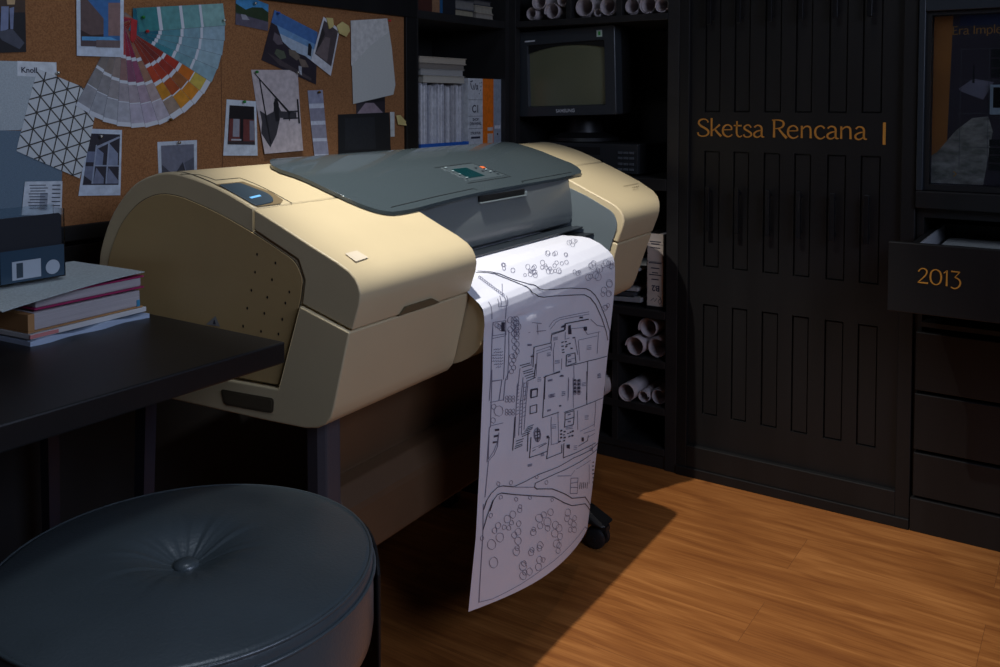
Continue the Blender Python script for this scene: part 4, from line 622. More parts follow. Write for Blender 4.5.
INKJ = json.loads('''{"B":[[150,179,194,211,233,242,276,304,344,391,370,457,399,488,475,521,641,581,732,606,772,626,815,648,881,673,938,698,992,725,1000,743],[133,186,205,230,246,280,297,374,315,464,352,521,394,551,520,589,720,636,775,650,821,664,890,692,949,721,978,742],[455,684,566,687,568,677,765,685],[316,727,322,694,450,699,455,686,557,688,561,677,768,686],[410,755,526,760],[577,732,653,736,661,756,577,754,577,732],[583,755,784,765,988,776],[770,765,769,827],[410,755,404,795],[302,768,350,771,350,786,302,783,302,768],[326,748,335,724],[223,714,292,717],[237,719,297,721],[246,728,312,730],[251,732,316,735],[260,738,331,740],[270,743,331,745],[274,749,336,749],[398,756,524,758],[408,757,391,821,513,824],[558,828,776,835,990,843],[763,784,776,835],[300,796,348,798,347,809,300,807,300,796],[310,770,353,773,348,786,307,784,310,770],[564,830,644,833,645,843,564,840,564,830],[564,840,558,850,639,853,645,843],[418,877,539,879,537,870],[436,854,418,877],[555,870,553,886,756,892,950,899],[296,867,422,869],[187,849,198,802],[296,867,304,842],[313,861,415,860],[705,884,818,886,821,880],[281,859,286,832],[282,825,323,825],[273,827,318,828],[264,829,314,830],[250,832,300,832],[246,835,295,835],[208,838,255,839],[208,842,250,842],[203,845,246,846],[199,848,246,848],[349,832,348,852],[324,842,372,843],[32,902,44,894,68,888,104,884,134,885,198,891,265,891,357,890,504,893,656,894,875,902,1000,903],[334,902,339,898,368,898,483,899,660,903,862,908,1000,911],[334,902,349,905,463,914,509,920,662,940,857,954,1000,975],[67,906,83,896,105,892,127,892,207,900,340,912,475,924,577,938,668,948,869,962,1000,980],[755,931,754,937],[782,933,781,939],[811,935,810,941],[842,938,841,943],[877,940,876,946],[47,893,34,901],[80,896,54,909,34,923]],"N":[[432,671,465,664,512,663,597,666,768,673],[443,676,489,668,524,667,623,671,770,677],[786,687,849,702,929,711],[103,386,90,467,139,494],[124,363,103,476,144,489,158,393],[144,391,127,596],[51,581,132,609],[51,581,52,651],[132,609,134,658],[299,653,375,661],[342,660,349,676],[49,378,43,550],[193,294,142,358],[53,583,47,695,39,756],[52,656,128,659],[52,652,128,656],[131,651,120,727],[153,653,145,730,131,730,123,766],[50,723,111,727,95,763],[340,702,445,704,456,709,340,706],[340,747,345,706],[478,755,472,713,482,701],[456,700,456,712],[223,719,208,776],[247,739,234,780],[274,750,261,783],[583,743,654,746],[682,716,695,755],[642,757,643,786],[595,778,590,813],[682,714,857,722],[868,715,866,758],[607,689,721,696,762,711,883,716],[568,691,567,703,604,704],[311,705,302,723],[538,756,541,736],[281,667,408,675],[650,706,678,742],[470,696,504,698],[470,694,504,696],[470,692,504,694],[485,739,524,742],[485,736,524,740],[485,734,524,737],[759,740,802,743],[758,737,801,740],[758,733,800,736],[353,758,377,760],[353,755,377,757],[353,752,377,754],[522,768,553,771],[522,768,553,770],[522,767,553,769],[887,804,927,806],[886,801,926,804],[884,799,924,801],[717,802,756,805],[716,800,755,802],[716,798,754,800],[434,796,477,798],[434,794,477,797],[434,792,477,795],[541,802,568,803],[541,799,568,801],[541,797,568,798],[278,688,305,690],[278,687,305,689],[278,686,305,688],[532,681,558,682],[532,680,558,681],[532,679,558,680],[421,718,450,720],[421,716,450,718],[421,713,450,715],[590,737,618,738],[590,736,618,738],[590,735,618,737],[592,748,620,750],[592,747,620,749],[592,746,620,748],[436,767,466,770],[436,766,466,768],[436,765,466,767],[59,674,74,674],[73,675,88,675],[86,677,101,676],[60,679,74,678],[73,680,88,680],[86,681,101,681],[100,682,115,682],[47,682,62,682],[60,683,75,683],[73,684,88,684],[87,686,102,685],[100,687,115,687],[47,686,62,686],[60,688,75,687],[74,689,88,689],[87,690,102,690],[100,692,116,691],[48,691,62,691],[61,692,76,692],[74,694,89,693],[87,695,102,695],[101,696,116,696],[61,697,76,697],[74,698,89,698],[88,700,102,699],[101,701,116,700],[74,703,89,702],[88,704,103,704],[598,782,594,809],[634,783,638,828],[453,826,452,864,508,866],[507,823,508,866],[210,746,203,799,199,832],[232,779,224,831],[254,749,246,797,242,832],[282,752,259,826],[50,704,51,802],[52,722,110,727,97,762],[131,730,122,765,45,760],[155,715,131,730],[54,800,124,803],[45,848,73,839,91,829,98,818],[44,813,45,848],[712,867,894,872],[760,873,913,880],[815,882,920,885],[888,840,898,875],[313,858,410,859],[677,836,684,863],[895,898,919,908],[458,843,489,845],[458,841,489,843],[458,838,489,840],[759,856,804,859],[759,853,802,856],[758,851,802,854],[443,796,485,798],[443,794,485,796],[443,792,485,794],[538,801,566,803],[538,799,566,800],[538,796,566,798],[425,815,450,816],[425,814,450,815],[425,813,450,814],[588,835,613,836],[588,834,613,836],[588,834,613,835],[588,845,613,847],[588,845,613,846],[588,844,613,846],[864,902,898,904],[862,901,896,903],[861,899,895,901],[374,871,398,872],[374,870,398,871],[374,869,398,870],[653,884,687,886],[652,882,686,884],[652,880,686,882],[570,854,633,858],[570,852,632,856],[570,850,632,854],[431,767,456,769],[431,766,456,768],[431,765,456,767],[886,803,919,805],[885,800,918,802],[884,798,916,799],[718,802,757,805],[718,800,756,802],[717,798,756,800],[205,750,221,750],[228,781,246,781],[252,751,270,751],[206,757,221,757],[228,786,246,787],[252,758,270,759],[206,764,222,764],[228,791,246,791],[252,766,270,766],[206,770,222,770],[228,796,246,796],[252,774,270,774],[206,777,222,776],[228,801,246,801],[252,781,270,781],[206,783,222,783],[229,805,246,806],[252,788,270,788],[206,789,222,789],[229,810,246,810],[252,794,270,794],[207,794,222,794],[229,815,246,815],[252,800,270,800],[207,799,222,799],[229,820,246,820],[252,806,270,806],[46,851,36,889],[45,801,38,851],[43,851,76,844,94,834,100,815],[636,916,722,923,725,940,636,933,636,916],[638,922,724,928],[640,927,729,934],[875,920,911,944],[506,903,635,913,677,910],[206,892,334,902],[692,910,892,916],[286,874,313,875],[286,875,313,876],[286,876,313,877],[29,896,45,994,112,996,262,994,409,991,658,990,908,990,1000,1000]],"K":[[591,682,612,683,615,698,593,697],[726,695,754,697,756,704,728,702],[104,607,126,618,126,652,104,650],[538,678,562,679,562,682,538,681],[686,675,715,677,716,680,686,678],[536,705,554,705,554,707,536,707],[564,706,582,707,582,709,564,708],[537,711,554,712,555,714,537,713],[568,714,586,716,586,718,568,717],[540,718,558,719,558,721,540,720],[574,712,592,713,592,715,574,714],[543,723,561,724,561,726,543,725],[596,712,615,713,615,715,597,714],[630,705,649,706,650,708,630,707],[614,722,633,724,634,726,615,725],[594,689,619,691,620,699,595,697],[727,696,755,698,756,704,728,701],[299,706,318,707,318,709,299,708],[643,788,659,789,660,790,643,789],[681,791,698,792,698,794,681,793],[644,794,660,794,660,796,644,795],[682,797,699,798,699,799,682,798],[644,799,661,800,661,802,644,801],[683,802,700,803,700,805,683,804],[645,805,661,806,662,808,645,806],[684,808,701,809,701,811,684,810],[523,851,540,852,540,854,523,854],[550,855,568,856,568,858,550,857],[521,856,538,857,538,859,521,858],[544,859,562,860,563,861,544,860],[521,860,539,861,539,863,522,862],[551,862,569,863,570,865,551,864],[580,860,599,861,600,862,581,861],[605,860,625,861,625,862,606,862],[625,860,644,861,645,863,625,862],[594,864,613,865,614,866,594,866],[622,865,642,866,643,868,623,867],[511,864,528,865,528,866,511,866],[546,866,564,866,564,868,546,867],[516,814,533,815,533,817,516,816],[528,766,544,767,544,770,527,769],[580,873,610,875,611,880,582,877],[736,876,763,878,766,883,738,881],[76,807,101,809,101,812,76,810],[71,816,96,817,96,820,71,819],[66,824,91,826,91,828,66,827],[417,850,434,851,433,855,417,854],[332,836,365,838,365,840,332,837],[332,845,364,847,364,849,332,846],[637,786,657,787,657,789,637,788],[672,789,693,790,693,792,672,791],[637,792,657,793,658,795,638,794],[673,795,694,796,694,798,673,797],[638,798,658,799,658,801,638,800],[673,800,694,802,695,804,674,803],[638,803,659,804,659,806,638,805],[674,806,695,807,695,809,674,808],[927,921,960,923,963,925,930,922],[935,926,971,929,974,930,938,928],[944,931,982,934,986,935,947,933],[954,936,995,939,998,940,958,938],[965,941,1000,944,1000,946,969,942],[977,946,1000,950,1000,951,981,948]],"C":[[312,202,300,211,289,214,287,209,293,199,305,187,318,180,324,181,322,190],[311,197,298,206,288,209,285,204,291,194,303,182,316,175,323,176,321,185],[325,250,314,257,304,259,298,255,300,247,309,238,321,233,330,234,332,241],[288,223,280,228,272,230,268,227,269,221,276,214,287,208,294,209,293,216],[308,199,297,208,288,210,285,206,291,196,302,186,313,180,319,181,317,189],[413,328,401,337,390,339,384,333,387,323,396,312,409,307,418,308,419,317],[441,278,432,284,423,285,418,282,421,275,428,268,438,264,446,265,447,270],[394,309,382,318,370,320,365,314,367,304,377,293,390,287,399,289,400,297],[457,275,446,282,435,283,430,279,433,271,442,262,454,258,462,259,463,266],[409,293,400,299,392,301,388,297,390,290,397,282,406,279,412,280,413,285],[423,261,410,270,398,272,392,267,395,258,406,248,419,242,429,243,431,251],[423,304,414,311,405,313,401,309,403,300,410,292,420,288,427,289,428,296],[428,309,416,318,404,321,398,315,401,304,411,293,424,287,433,289,435,298],[425,301,415,308,406,310,401,306,403,297,411,288,422,284,429,285,430,292],[407,285,399,291,391,292,387,289,389,282,396,276,405,272,411,273,412,278],[358,299,350,305,343,306,339,303,341,296,347,289,355,285,361,286,362,292],[493,295,483,302,473,304,469,300,471,291,479,283,490,279,498,280,498,286],[573,315,562,323,552,325,547,320,549,311,558,302,569,297,578,298,579,306],[662,325,650,333,639,335,633,330,636,320,646,311,658,306,667,307,668,315],[514,306,504,313,494,315,489,310,492,302,500,293,511,288,518,290,520,297],[527,325,516,332,506,334,502,329,504,320,513,312,524,307,532,308,533,315],[542,349,533,356,524,357,520,353,522,346,530,338,539,334,546,335,547,341],[528,269,514,278,501,280,496,275,499,265,511,254,525,249,536,250,536,258],[602,303,591,310,581,312,576,308,578,298,587,289,599,284,607,286,608,293],[522,290,513,297,505,298,501,294,503,287,510,280,520,276,526,277,527,283],[568,362,556,380,543,384,534,373,535,354,547,342,562,335,574,337,575,347],[564,371,557,381,549,384,544,377,544,364,550,354,560,350,566,351,567,357],[504,338,491,347,479,350,473,344,476,333,486,322,500,315,510,317,511,326],[522,344,509,353,498,355,492,349,495,339,505,328,518,323,527,324,528,333],[626,320,616,327,606,329,602,324,604,316,613,308,623,303,631,304,632,311],[667,240,653,249,640,251,635,246,640,237,652,227,666,221,675,222,676,230],[711,272,700,278,690,280,686,276,690,268,700,260,711,256,719,257,719,263],[624,225,607,235,592,238,586,232,591,221,609,205,630,193,641,195,636,210],[649,242,637,249,627,251,623,247,626,239,636,230,648,226,656,226,656,233],[710,277,698,284,686,286,682,281,686,273,697,264,710,258,719,260,719,267],[627,220,615,227,604,229,600,225,603,217,618,204,633,195,641,196,637,208],[900,193,881,207,869,211,868,204,879,188,897,171,915,161,922,162,916,175],[888,194,858,216,840,219,835,211,852,186,883,158,914,141,925,142,915,164],[849,190,822,210,804,215,802,206,817,184,844,160,869,144,880,146,872,164],[838,224,822,234,808,236,803,231,809,220,827,205,848,193,858,195,851,211],[860,186,842,200,829,204,828,197,839,182,856,165,873,155,881,156,875,169],[829,462,818,485,799,491,783,476,776,447,784,419,804,404,822,408,828,431],[854,519,849,530,838,532,826,525,819,512,820,498,830,488,842,491,851,504],[805,447,797,463,784,467,773,457,768,437,775,417,789,406,801,410,805,426],[789,546,783,558,772,560,759,553,752,538,753,523,762,516,774,518,785,530],[774,548,768,564,753,567,737,557,728,539,729,520,740,510,756,513,770,528],[884,516,876,534,858,539,838,527,827,505,831,478,847,463,866,468,880,491],[842,556,834,572,818,574,800,565,789,545,791,525,803,514,821,517,837,534],[834,433,826,449,813,453,801,443,798,423,808,403,822,392,834,396,839,412],[868,577,861,588,844,591,823,584,810,570,811,548,825,536,845,539,861,557],[942,484,933,504,916,507,900,496,893,471,899,446,913,432,930,437,942,457],[962,511,955,524,941,527,926,519,916,502,921,481,934,469,949,472,959,490],[961,498,955,510,942,513,929,505,923,488,927,469,938,458,952,462,960,477],[979,530,974,540,963,543,952,536,944,524,945,511,954,504,966,506,976,516],[991,535,984,549,968,553,952,543,942,526,943,508,955,497,972,501,986,516],[907,496,901,508,890,511,878,504,873,488,876,470,886,461,898,464,906,478],[985,506,980,516,969,518,957,512,950,499,954,482,964,473,975,476,983,490],[923,647,918,650,903,651,884,649,871,645,870,639,881,632,899,634,915,642],[966,657,962,659,949,660,933,658,922,655,920,652,929,650,944,651,958,653],[906,652,903,655,892,656,878,654,869,651,868,648,875,647,888,647,900,650],[975,630,969,640,951,643,930,637,917,625,916,612,929,605,949,607,967,617],[973,656,968,659,952,660,933,658,919,654,918,650,928,648,946,649,964,652],[974,635,968,644,952,644,932,642,919,630,918,619,930,612,949,614,966,623],[683,469,677,482,666,486,657,477,653,460,656,443,665,434,675,437,683,450],[693,454,689,464,682,466,676,460,673,449,675,438,681,432,688,434,692,442],[660,439,654,451,646,454,637,446,634,432,640,417,649,409,658,411,661,423],[962,676,959,678,949,679,936,677,927,675,926,672,933,671,945,671,957,673],[949,679,945,681,932,682,916,680,905,677,904,674,913,672,928,673,942,675],[940,679,935,682,920,683,902,681,889,678,888,674,898,672,915,672,932,675],[121,223,116,226,112,227,109,226,109,222,113,218,118,216,122,216,123,219],[123,232,119,236,114,236,112,235,112,231,116,227,121,225,125,225,126,228],[126,242,122,245,117,246,114,244,115,240,118,236,123,234,127,235,128,238],[129,251,124,254,120,255,117,253,117,249,121,246,126,243,130,244,131,247],[131,260,127,263,122,264,120,262,120,258,124,255,129,253,132,253,134,256],[134,269,129,272,125,273,122,271,123,268,126,264,131,262,135,262,136,265],[136,278,132,281,127,282,125,280,125,277,129,273,134,271,138,272,139,274],[139,288,134,292,129,294,127,291,128,286,131,282,136,280,140,281,141,284],[140,301,135,305,131,306,128,304,129,299,133,294,138,291,142,292,143,296],[142,314,137,318,132,319,130,316,131,311,135,306,140,304,144,304,144,308],[143,326,138,330,134,331,131,329,132,324,136,319,142,316,145,317,146,321],[145,339,140,343,135,344,133,341,134,336,138,331,143,329,147,329,148,333],[146,351,142,355,137,356,134,354,136,349,140,344,145,341,148,342,149,346],[150,369,146,376,141,378,138,373,138,364,141,356,146,354,150,354,151,359],[180,625,175,638,164,642,152,634,144,618,144,601,151,591,164,594,175,607],[218,635,214,644,204,644,192,643,185,629,185,614,192,606,204,608,214,620],[205,646,200,649,190,650,177,648,169,645,169,636,177,627,189,629,200,641],[218,647,214,649,204,650,193,648,185,645,185,640,193,632,204,634,214,643],[230,654,226,657,215,657,202,656,194,652,194,649,202,647,214,647,226,650],[218,652,215,655,205,656,193,654,186,651,185,648,192,646,204,646,214,649],[181,654,177,657,166,658,154,656,145,653,145,650,153,648,165,648,176,651],[219,658,215,661,205,661,194,660,186,657,186,654,193,652,204,652,215,655],[206,662,202,665,191,666,178,664,170,660,170,657,178,655,190,655,201,658],[220,664,216,666,206,667,194,666,186,662,186,659,194,657,205,658,215,660],[89,623,86,634,78,637,70,631,64,618,63,604,69,597,77,599,85,610],[102,641,99,645,91,645,83,644,77,636,77,623,82,616,91,618,99,628],[115,646,112,648,105,649,96,648,90,645,90,641,96,634,104,636,112,643],[667,791,664,792,656,792,647,791,640,790,640,788,646,787,655,787,664,789],[706,794,703,796,695,796,685,795,678,793,678,791,684,790,694,790,703,792],[668,796,665,798,657,798,647,797,641,795,641,793,647,792,656,793,664,795],[707,800,704,801,696,801,686,800,679,798,679,796,685,796,695,796,704,798],[669,802,666,804,657,804,648,803,642,801,641,799,647,798,657,799,665,800],[708,806,705,807,696,807,686,806,680,804,680,802,686,801,696,802,704,804],[669,808,666,809,658,810,648,808,642,806,642,805,648,804,657,804,666,806],[709,811,706,813,697,813,687,812,681,810,680,808,687,807,696,808,705,809],[200,631,196,643,186,644,175,639,168,625,167,610,174,602,186,604,196,616],[216,647,212,650,203,650,191,649,184,646,183,642,191,634,202,636,212,644],[200,651,197,654,187,655,176,653,168,650,168,647,175,645,186,645,196,648],[217,658,214,661,204,662,192,660,185,657,184,654,192,652,203,652,213,655],[201,662,198,665,188,666,177,664,169,661,169,658,176,656,187,656,197,659],[218,669,214,672,204,672,193,671,186,668,185,665,192,663,204,663,214,666],[202,673,198,676,189,677,177,675,170,672,170,669,177,667,188,667,198,670],[219,680,215,683,205,684,194,682,186,679,186,676,193,674,204,674,215,677],[203,684,199,687,189,688,178,686,171,683,170,680,178,678,189,678,199,681],[219,691,215,694,205,695,194,693,187,690,187,687,194,685,205,685,215,688],[203,695,199,698,190,699,178,697,171,694,171,691,178,689,189,689,199,692],[180,695,177,697,169,698,160,696,154,694,154,691,160,690,168,690,176,692],[192,702,189,704,181,705,172,704,166,701,166,698,172,697,181,698,189,700],[180,707,177,709,169,710,160,708,154,706,154,703,160,702,169,702,177,704],[193,714,190,717,182,717,173,716,167,713,166,710,172,709,181,709,189,711],[181,720,178,722,170,723,161,721,155,718,155,715,160,714,169,714,177,716],[375,845,368,851,352,853,335,850,324,844,324,836,336,832,353,832,369,837],[371,844,365,850,352,852,337,849,327,844,327,837,337,833,352,834,366,838],[366,844,361,848,351,850,339,848,332,843,332,838,340,835,352,836,362,839],[658,792,656,793,649,793,642,792,637,790,637,789,642,788,649,789,655,790],[694,794,692,796,685,796,678,795,673,794,672,792,677,791,684,792,691,793],[658,797,656,798,650,798,642,798,638,796,638,795,642,794,649,794,656,796],[695,800,692,801,686,802,678,801,673,799,673,798,678,797,685,798,692,799],[659,803,657,804,650,804,643,803,638,802,638,800,643,800,650,800,656,801],[696,806,693,807,686,807,679,806,674,805,674,804,678,803,686,803,693,804],[660,809,657,810,651,810,644,809,639,808,639,806,643,806,650,806,657,807],[696,812,694,813,687,813,680,812,675,811,674,809,679,808,687,809,694,810],[151,764,149,766,144,766,138,765,134,763,134,761,138,760,143,760,148,762],[172,766,170,768,165,769,159,768,155,766,155,763,159,762,164,763,170,764],[193,769,191,771,186,771,180,770,176,768,176,766,180,765,186,765,191,767],[151,770,149,772,144,772,138,771,134,769,134,767,138,766,144,766,149,768],[172,772,170,774,165,775,159,774,155,772,155,769,159,768,165,769,170,770],[193,775,191,777,186,777,180,776,176,774,176,772,180,771,186,771,191,773],[152,788,150,789,145,790,139,789,136,787,136,785,139,784,145,785,150,786],[173,790,171,791,166,792,160,791,156,789,156,788,160,787,166,787,171,788],[194,792,192,793,187,794,181,793,177,791,177,790,181,789,187,789,192,790],[152,793,150,794,145,794,140,793,136,792,136,790,140,789,145,790,150,791],[173,795,171,796,166,796,160,795,157,794,156,792,160,791,166,792,171,793],[194,797,192,798,187,798,181,797,178,796,177,794,181,793,187,794,192,795],[122,785,116,790,100,791,82,788,70,782,69,775,80,772,99,773,115,778],[80,772,77,775,69,776,60,774,54,771,53,768,59,766,68,766,76,769],[78,795,75,797,68,798,59,796,53,794,52,791,58,789,67,790,75,792],[116,881,114,883,109,883,102,882,98,881,98,879,102,878,108,879,114,880],[191,886,189,887,183,888,176,887,171,885,171,884,176,883,182,883,189,884],[134,897,132,898,126,898,119,898,115,896,115,895,119,894,125,894,131,895],[226,906,224,908,218,908,211,907,207,906,206,904,211,903,217,904,223,905],[314,912,311,913,305,913,298,912,293,911,293,910,297,909,305,909,311,910],[476,927,473,928,466,928,459,928,454,926,454,925,458,924,466,925,473,926],[252,916,250,918,244,918,237,917,232,916,232,914,237,913,244,914,250,915],[431,904,428,905,421,906,413,905,407,903,407,902,412,901,421,901,428,903],[358,892,355,894,350,894,343,893,338,892,338,890,343,890,349,890,355,891],[109,943,105,946,92,947,76,945,65,942,64,938,73,936,88,937,102,940],[150,940,146,942,133,943,118,941,108,938,106,935,115,933,130,934,144,936],[127,962,123,965,109,966,93,964,82,960,80,957,89,955,105,955,120,958],[109,930,106,932,99,932,90,931,83,929,82,927,88,926,97,926,105,928],[129,926,126,928,117,929,106,928,100,925,99,923,106,922,116,922,125,924],[185,924,181,927,169,927,156,926,148,923,147,920,155,918,168,919,180,921],[216,922,211,924,200,925,188,923,180,920,180,918,187,916,200,917,211,919],[252,920,249,922,241,922,232,921,226,919,226,917,232,916,240,917,249,918],[162,931,160,932,152,932,144,932,138,930,138,928,143,927,151,928,158,929],[189,934,187,935,179,935,171,934,165,933,164,931,169,930,177,930,185,932],[203,930,201,931,194,931,185,930,178,929,178,927,184,926,192,926,200,928],[250,934,247,935,239,936,229,935,222,933,221,931,227,930,237,930,246,932],[252,942,248,944,237,944,224,943,215,940,214,938,222,937,235,937,247,939],[229,944,225,945,216,946,204,944,196,942,195,940,202,939,213,939,224,941],[257,951,253,953,241,954,227,952,217,949,216,947,224,945,238,946,251,948],[250,961,246,963,234,964,219,962,210,959,209,956,217,955,231,956,244,958],[246,957,244,959,236,959,227,958,221,956,220,954,225,954,234,954,243,955],[397,940,392,942,376,942,357,940,345,937,344,934,354,933,373,934,390,936],[424,938,420,940,407,940,393,939,383,936,382,934,391,933,405,934,418,936],[479,940,474,942,461,942,445,940,434,938,433,935,443,934,458,935,472,937],[400,947,396,949,384,949,370,948,360,945,359,943,368,942,381,942,394,945],[464,948,458,951,441,951,421,949,407,946,406,942,418,941,437,942,456,945],[457,954,453,956,441,956,428,954,418,952,418,950,426,949,439,950,451,952],[353,950,349,952,337,952,324,951,315,949,314,946,322,945,335,946,347,948],[347,947,345,948,337,948,328,947,322,945,322,944,327,943,336,944,344,945],[536,957,530,959,512,959,491,957,477,954,476,951,488,950,508,951,527,954],[570,963,564,965,547,965,527,963,513,960,512,957,524,956,543,957,562,960],[532,965,525,968,507,967,487,965,473,962,472,959,484,958,504,959,523,962],[580,972,575,974,559,974,540,972,528,969,527,967,538,966,556,967,573,969],[554,977,547,979,529,979,507,977,493,974,492,971,504,970,525,971,545,974],[573,981,568,982,554,982,537,980,526,978,526,976,535,975,551,976,566,978],[565,985,560,987,547,987,532,985,522,983,521,981,530,980,544,981,558,983],[659,955,652,956,632,956,609,954,594,951,592,948,606,947,628,948,649,951],[649,959,643,961,625,961,604,959,590,956,589,954,601,953,621,954,640,956],[746,967,741,968,723,968,704,966,690,964,689,962,700,961,719,962,737,965],[692,966,686,968,669,968,649,966,635,963,634,961,645,960,664,961,683,964],[749,974,741,976,719,975,694,972,677,969,675,967,689,966,713,968,737,971],[695,975,690,976,674,976,656,974,644,972,643,970,653,969,670,970,687,973],[756,980,749,982,728,981,705,978,689,976,688,973,700,973,723,974,745,977],[410,967,405,969,392,969,376,968,365,965,364,963,374,961,389,962,403,965],[399,969,395,971,384,971,372,970,364,967,363,965,370,964,382,965,394,967],[343,969,339,971,328,971,315,970,306,967,305,965,313,964,326,965,337,967],[344,967,341,968,332,968,322,967,315,965,314,963,320,963,330,963,340,965],[408,982,403,983,390,984,374,982,364,979,363,977,372,976,387,976,402,979],[404,988,399,990,385,990,370,989,359,986,358,983,368,982,383,983,397,985],[429,983,426,984,416,985,405,983,397,981,396,980,403,979,414,980,425,981],[298,979,293,981,279,982,263,980,252,977,251,974,260,972,276,973,291,976],[295,976,291,978,282,978,271,976,264,974,263,972,270,972,280,972,290,974],[299,989,294,991,282,991,267,989,257,986,256,984,265,982,279,983,293,986],[338,987,334,989,322,990,308,988,298,985,297,983,306,982,320,982,333,985],[302,985,299,987,291,987,281,986,274,984,274,982,280,981,289,982,298,983],[81,912,79,913,73,914,67,913,62,911,62,910,66,909,73,909,79,910],[41,932,39,933,34,934,28,933,23,932,22,930,26,929,32,929,38,931]]}''')
def ribbon(uv, w, mi, closed=False):
    pts = [(uv[i] / 1000, uv[i + 1] / 1000) for i in range(0, len(uv), 2)]
    if closed: pts.append(pts[0])
    for a, b in zip(pts[:-1], pts[1:]):
        n = max(1, int(max(abs(b[1] - a[1]) * 80, abs(b[0] - a[0]) * 16)))
        P = [(a[0] + (b[0] - a[0]) * k / n, a[1] + (b[1] - a[1]) * k / n) for k in range(n + 1)]
        W = [sheet_w(u, v, .0010) for u, v in P]; L = []; R = []
        for i, p in enumerate(W):
            d = W[min(i + 1, n)] - W[max(i - 1, 0)]
            if d.length < 1e-7: d = Vector((0, 1, 0))
            d.normalize(); u, v = P[i]; q = (sheet_w(u, v, .01) - sheet_w(u, v, 0)).normalized(); sd = q.cross(d) * (w / 2); sd.y *= 1.9
            if i == 0: p = p - d * w * .4
            if i == n: p = p + d * w * .4
            L.append(p + sd); R.append(p - sd)
        for i in range(n): pm.face([R[i], R[i + 1], L[i + 1], L[i]], mi)
for s in INKJ['B']: ribbon(s, .0018, 1)
for s in INKJ['N']: ribbon(s, .0013, 2)
for s in INKJ['C']: ribbon(s, .0009, 2, True)
for s in INKJ['K']: pm.face([sheet_w(s[i] / 1000, s[i + 1] / 1000, .0011) for i in range(0, len(s), 2)], 1)
pl = build('site_plan_print', pm, [PAPER, INK, INKG], smooth=180)
tag(pl, 'long white site plan print hanging from the printer towards the floor', 'plan')

# ------------------------------------------------------------------ desk
dk = thing('desk', 'black desk at the left with a thick top, against the printer side', 'desk', (-1.44, .3, 0))
build('desk_top', MB().box(-1.765, -1.108, -.9, 1.028, .7715, .8075), BLACKH, dk, bevel=.003)
build('side_panel', MB().box(-1.72, -1.68, -.86, -.82, 0, .7715).box(-1.20, -1.16, -.86, -.82, 0, .7715), BLACKH, dk)
for (x0, y0), (x1, y1) in (((-1.452, 1.012), (-1.50, 1.014)), ((-1.70, .965), (-1.74, .985))):
    build('leg', MB().prism([(x0 - .016, y0 - .012, .7715), (x0 + .016, y0 - .012, .7715), (x0 + .016, y0 + .012, .7715), (x0 - .016, y0 + .012, .7715)], [(x1 - .012, y1 - .010, 0), (x1 + .012, y1 - .010, 0), (x1 + .012, y1 + .010, 0), (x1 - .012, y1 + .010, 0)]), mat('blue black metal', (44, 46, 58), .4, metal=.3), dk)

# ------------------------------------------------------------------ stool
SC = Vector((-.983, .737, 0)); SR = .240; SZ = .60; F = SR / .290
stl = thing('stool', 'round black leather stool with a central button in the foreground', 'stool', (SC.x, SC.y, 0))
cu = MB(); seg = 96; rings = []
def topz(r, a):
    q = r / SR; z = SZ + .020 * (1 - q ** 2.6)
    d = r / .052; z -= .027 * math.exp(-d * d)
    fold = sum(math.cos(k * a + p) for k, p in ((13, .3), (21, 1.9), (31, .8))) / 3
    z += .0014 * fold * math.exp(-((r - .055) / .038) ** 2)
    return z
for i, r in enumerate([.0005, .008, .014, .019, .025, .032, .040, .050, .062, .076, .092, .11, .13, .155, .18, .205, .23, .25, .264, .277, .286]):
    r *= F; rings.append([(SC.x + r * math.cos(2 * PI * t / seg), SC.y + r * math.sin(2 * PI * t / seg), topz(r, 2 * PI * t / seg)) for t in range(seg)])
for r, z in [(.2895, SZ - .004), (.291, SZ - .012), (.292, SZ - .05), (.292, SZ - .09), (.289, SZ - .108), (.279, SZ - .117), (.05, SZ - .117)]:
    r *= F; rings.append([(SC.x + r * math.cos(2 * PI * t / seg), SC.y + r * math.sin(2 * PI * t / seg), z) for t in range(seg)])
cu.loft(rings); cush = build('cushion', cu, LEATHER, stl, smooth=180)
for zz, rr in ((SZ - .001, .2885), (SZ - .018, .2932)):
    build('piping', MB().tube([(SC.x + rr * F * math.cos(2 * PI * t / 72), SC.y + rr * F * math.sin(2 * PI * t / 72), zz) for t in range(72)], .0027, 8, closed=True), LEATHER, cush, smooth=180)
build('button', MB().lathe([(.0001, -.004), (.015, -.004), (.017, 0), (.015, .004), (.008, .0066), (.0001, .0075)], (SC.x, SC.y, SZ - .004), 24), LEATHER, cush, smooth=60)
build('seat_pan', MB().lathe([(.0001, SZ - .14), (.165, SZ - .14), (.205, SZ - .13), (.215, SZ - .1175), (.0001, SZ - .1175)], (SC.x, SC.y, 0), 48), RUBBER, stl, smooth=40)
br = MB(); A0, A1 = math.radians(44), math.radians(98)
inner = []; outer = []
for k in range(13):
    a = A0 + (A1 - A0) * k / 12; zt = SZ - .010 - .03 * abs(k / 6 - 1) ** 3
    inner.append((SC.x + .2970 * F * math.cos(a), SC.y + .2970 * F * math.sin(a), zt)); outer.append((SC.x + .3040 * F * math.cos(a), SC.y + .3040 * F * math.sin(a), zt))
rg_ = []
for p, q in zip(inner, outer):
    rg_.append([(p[0], p[1], SZ - .30), (q[0], q[1], SZ - .30), q, p])
br.loft(rg_); build('back_bracket', br, mat('black vinyl', (18, 18, 19), .5), stl, smooth=50, bevel=.003)
bk = MB(); a = (A0 + A1) / 2
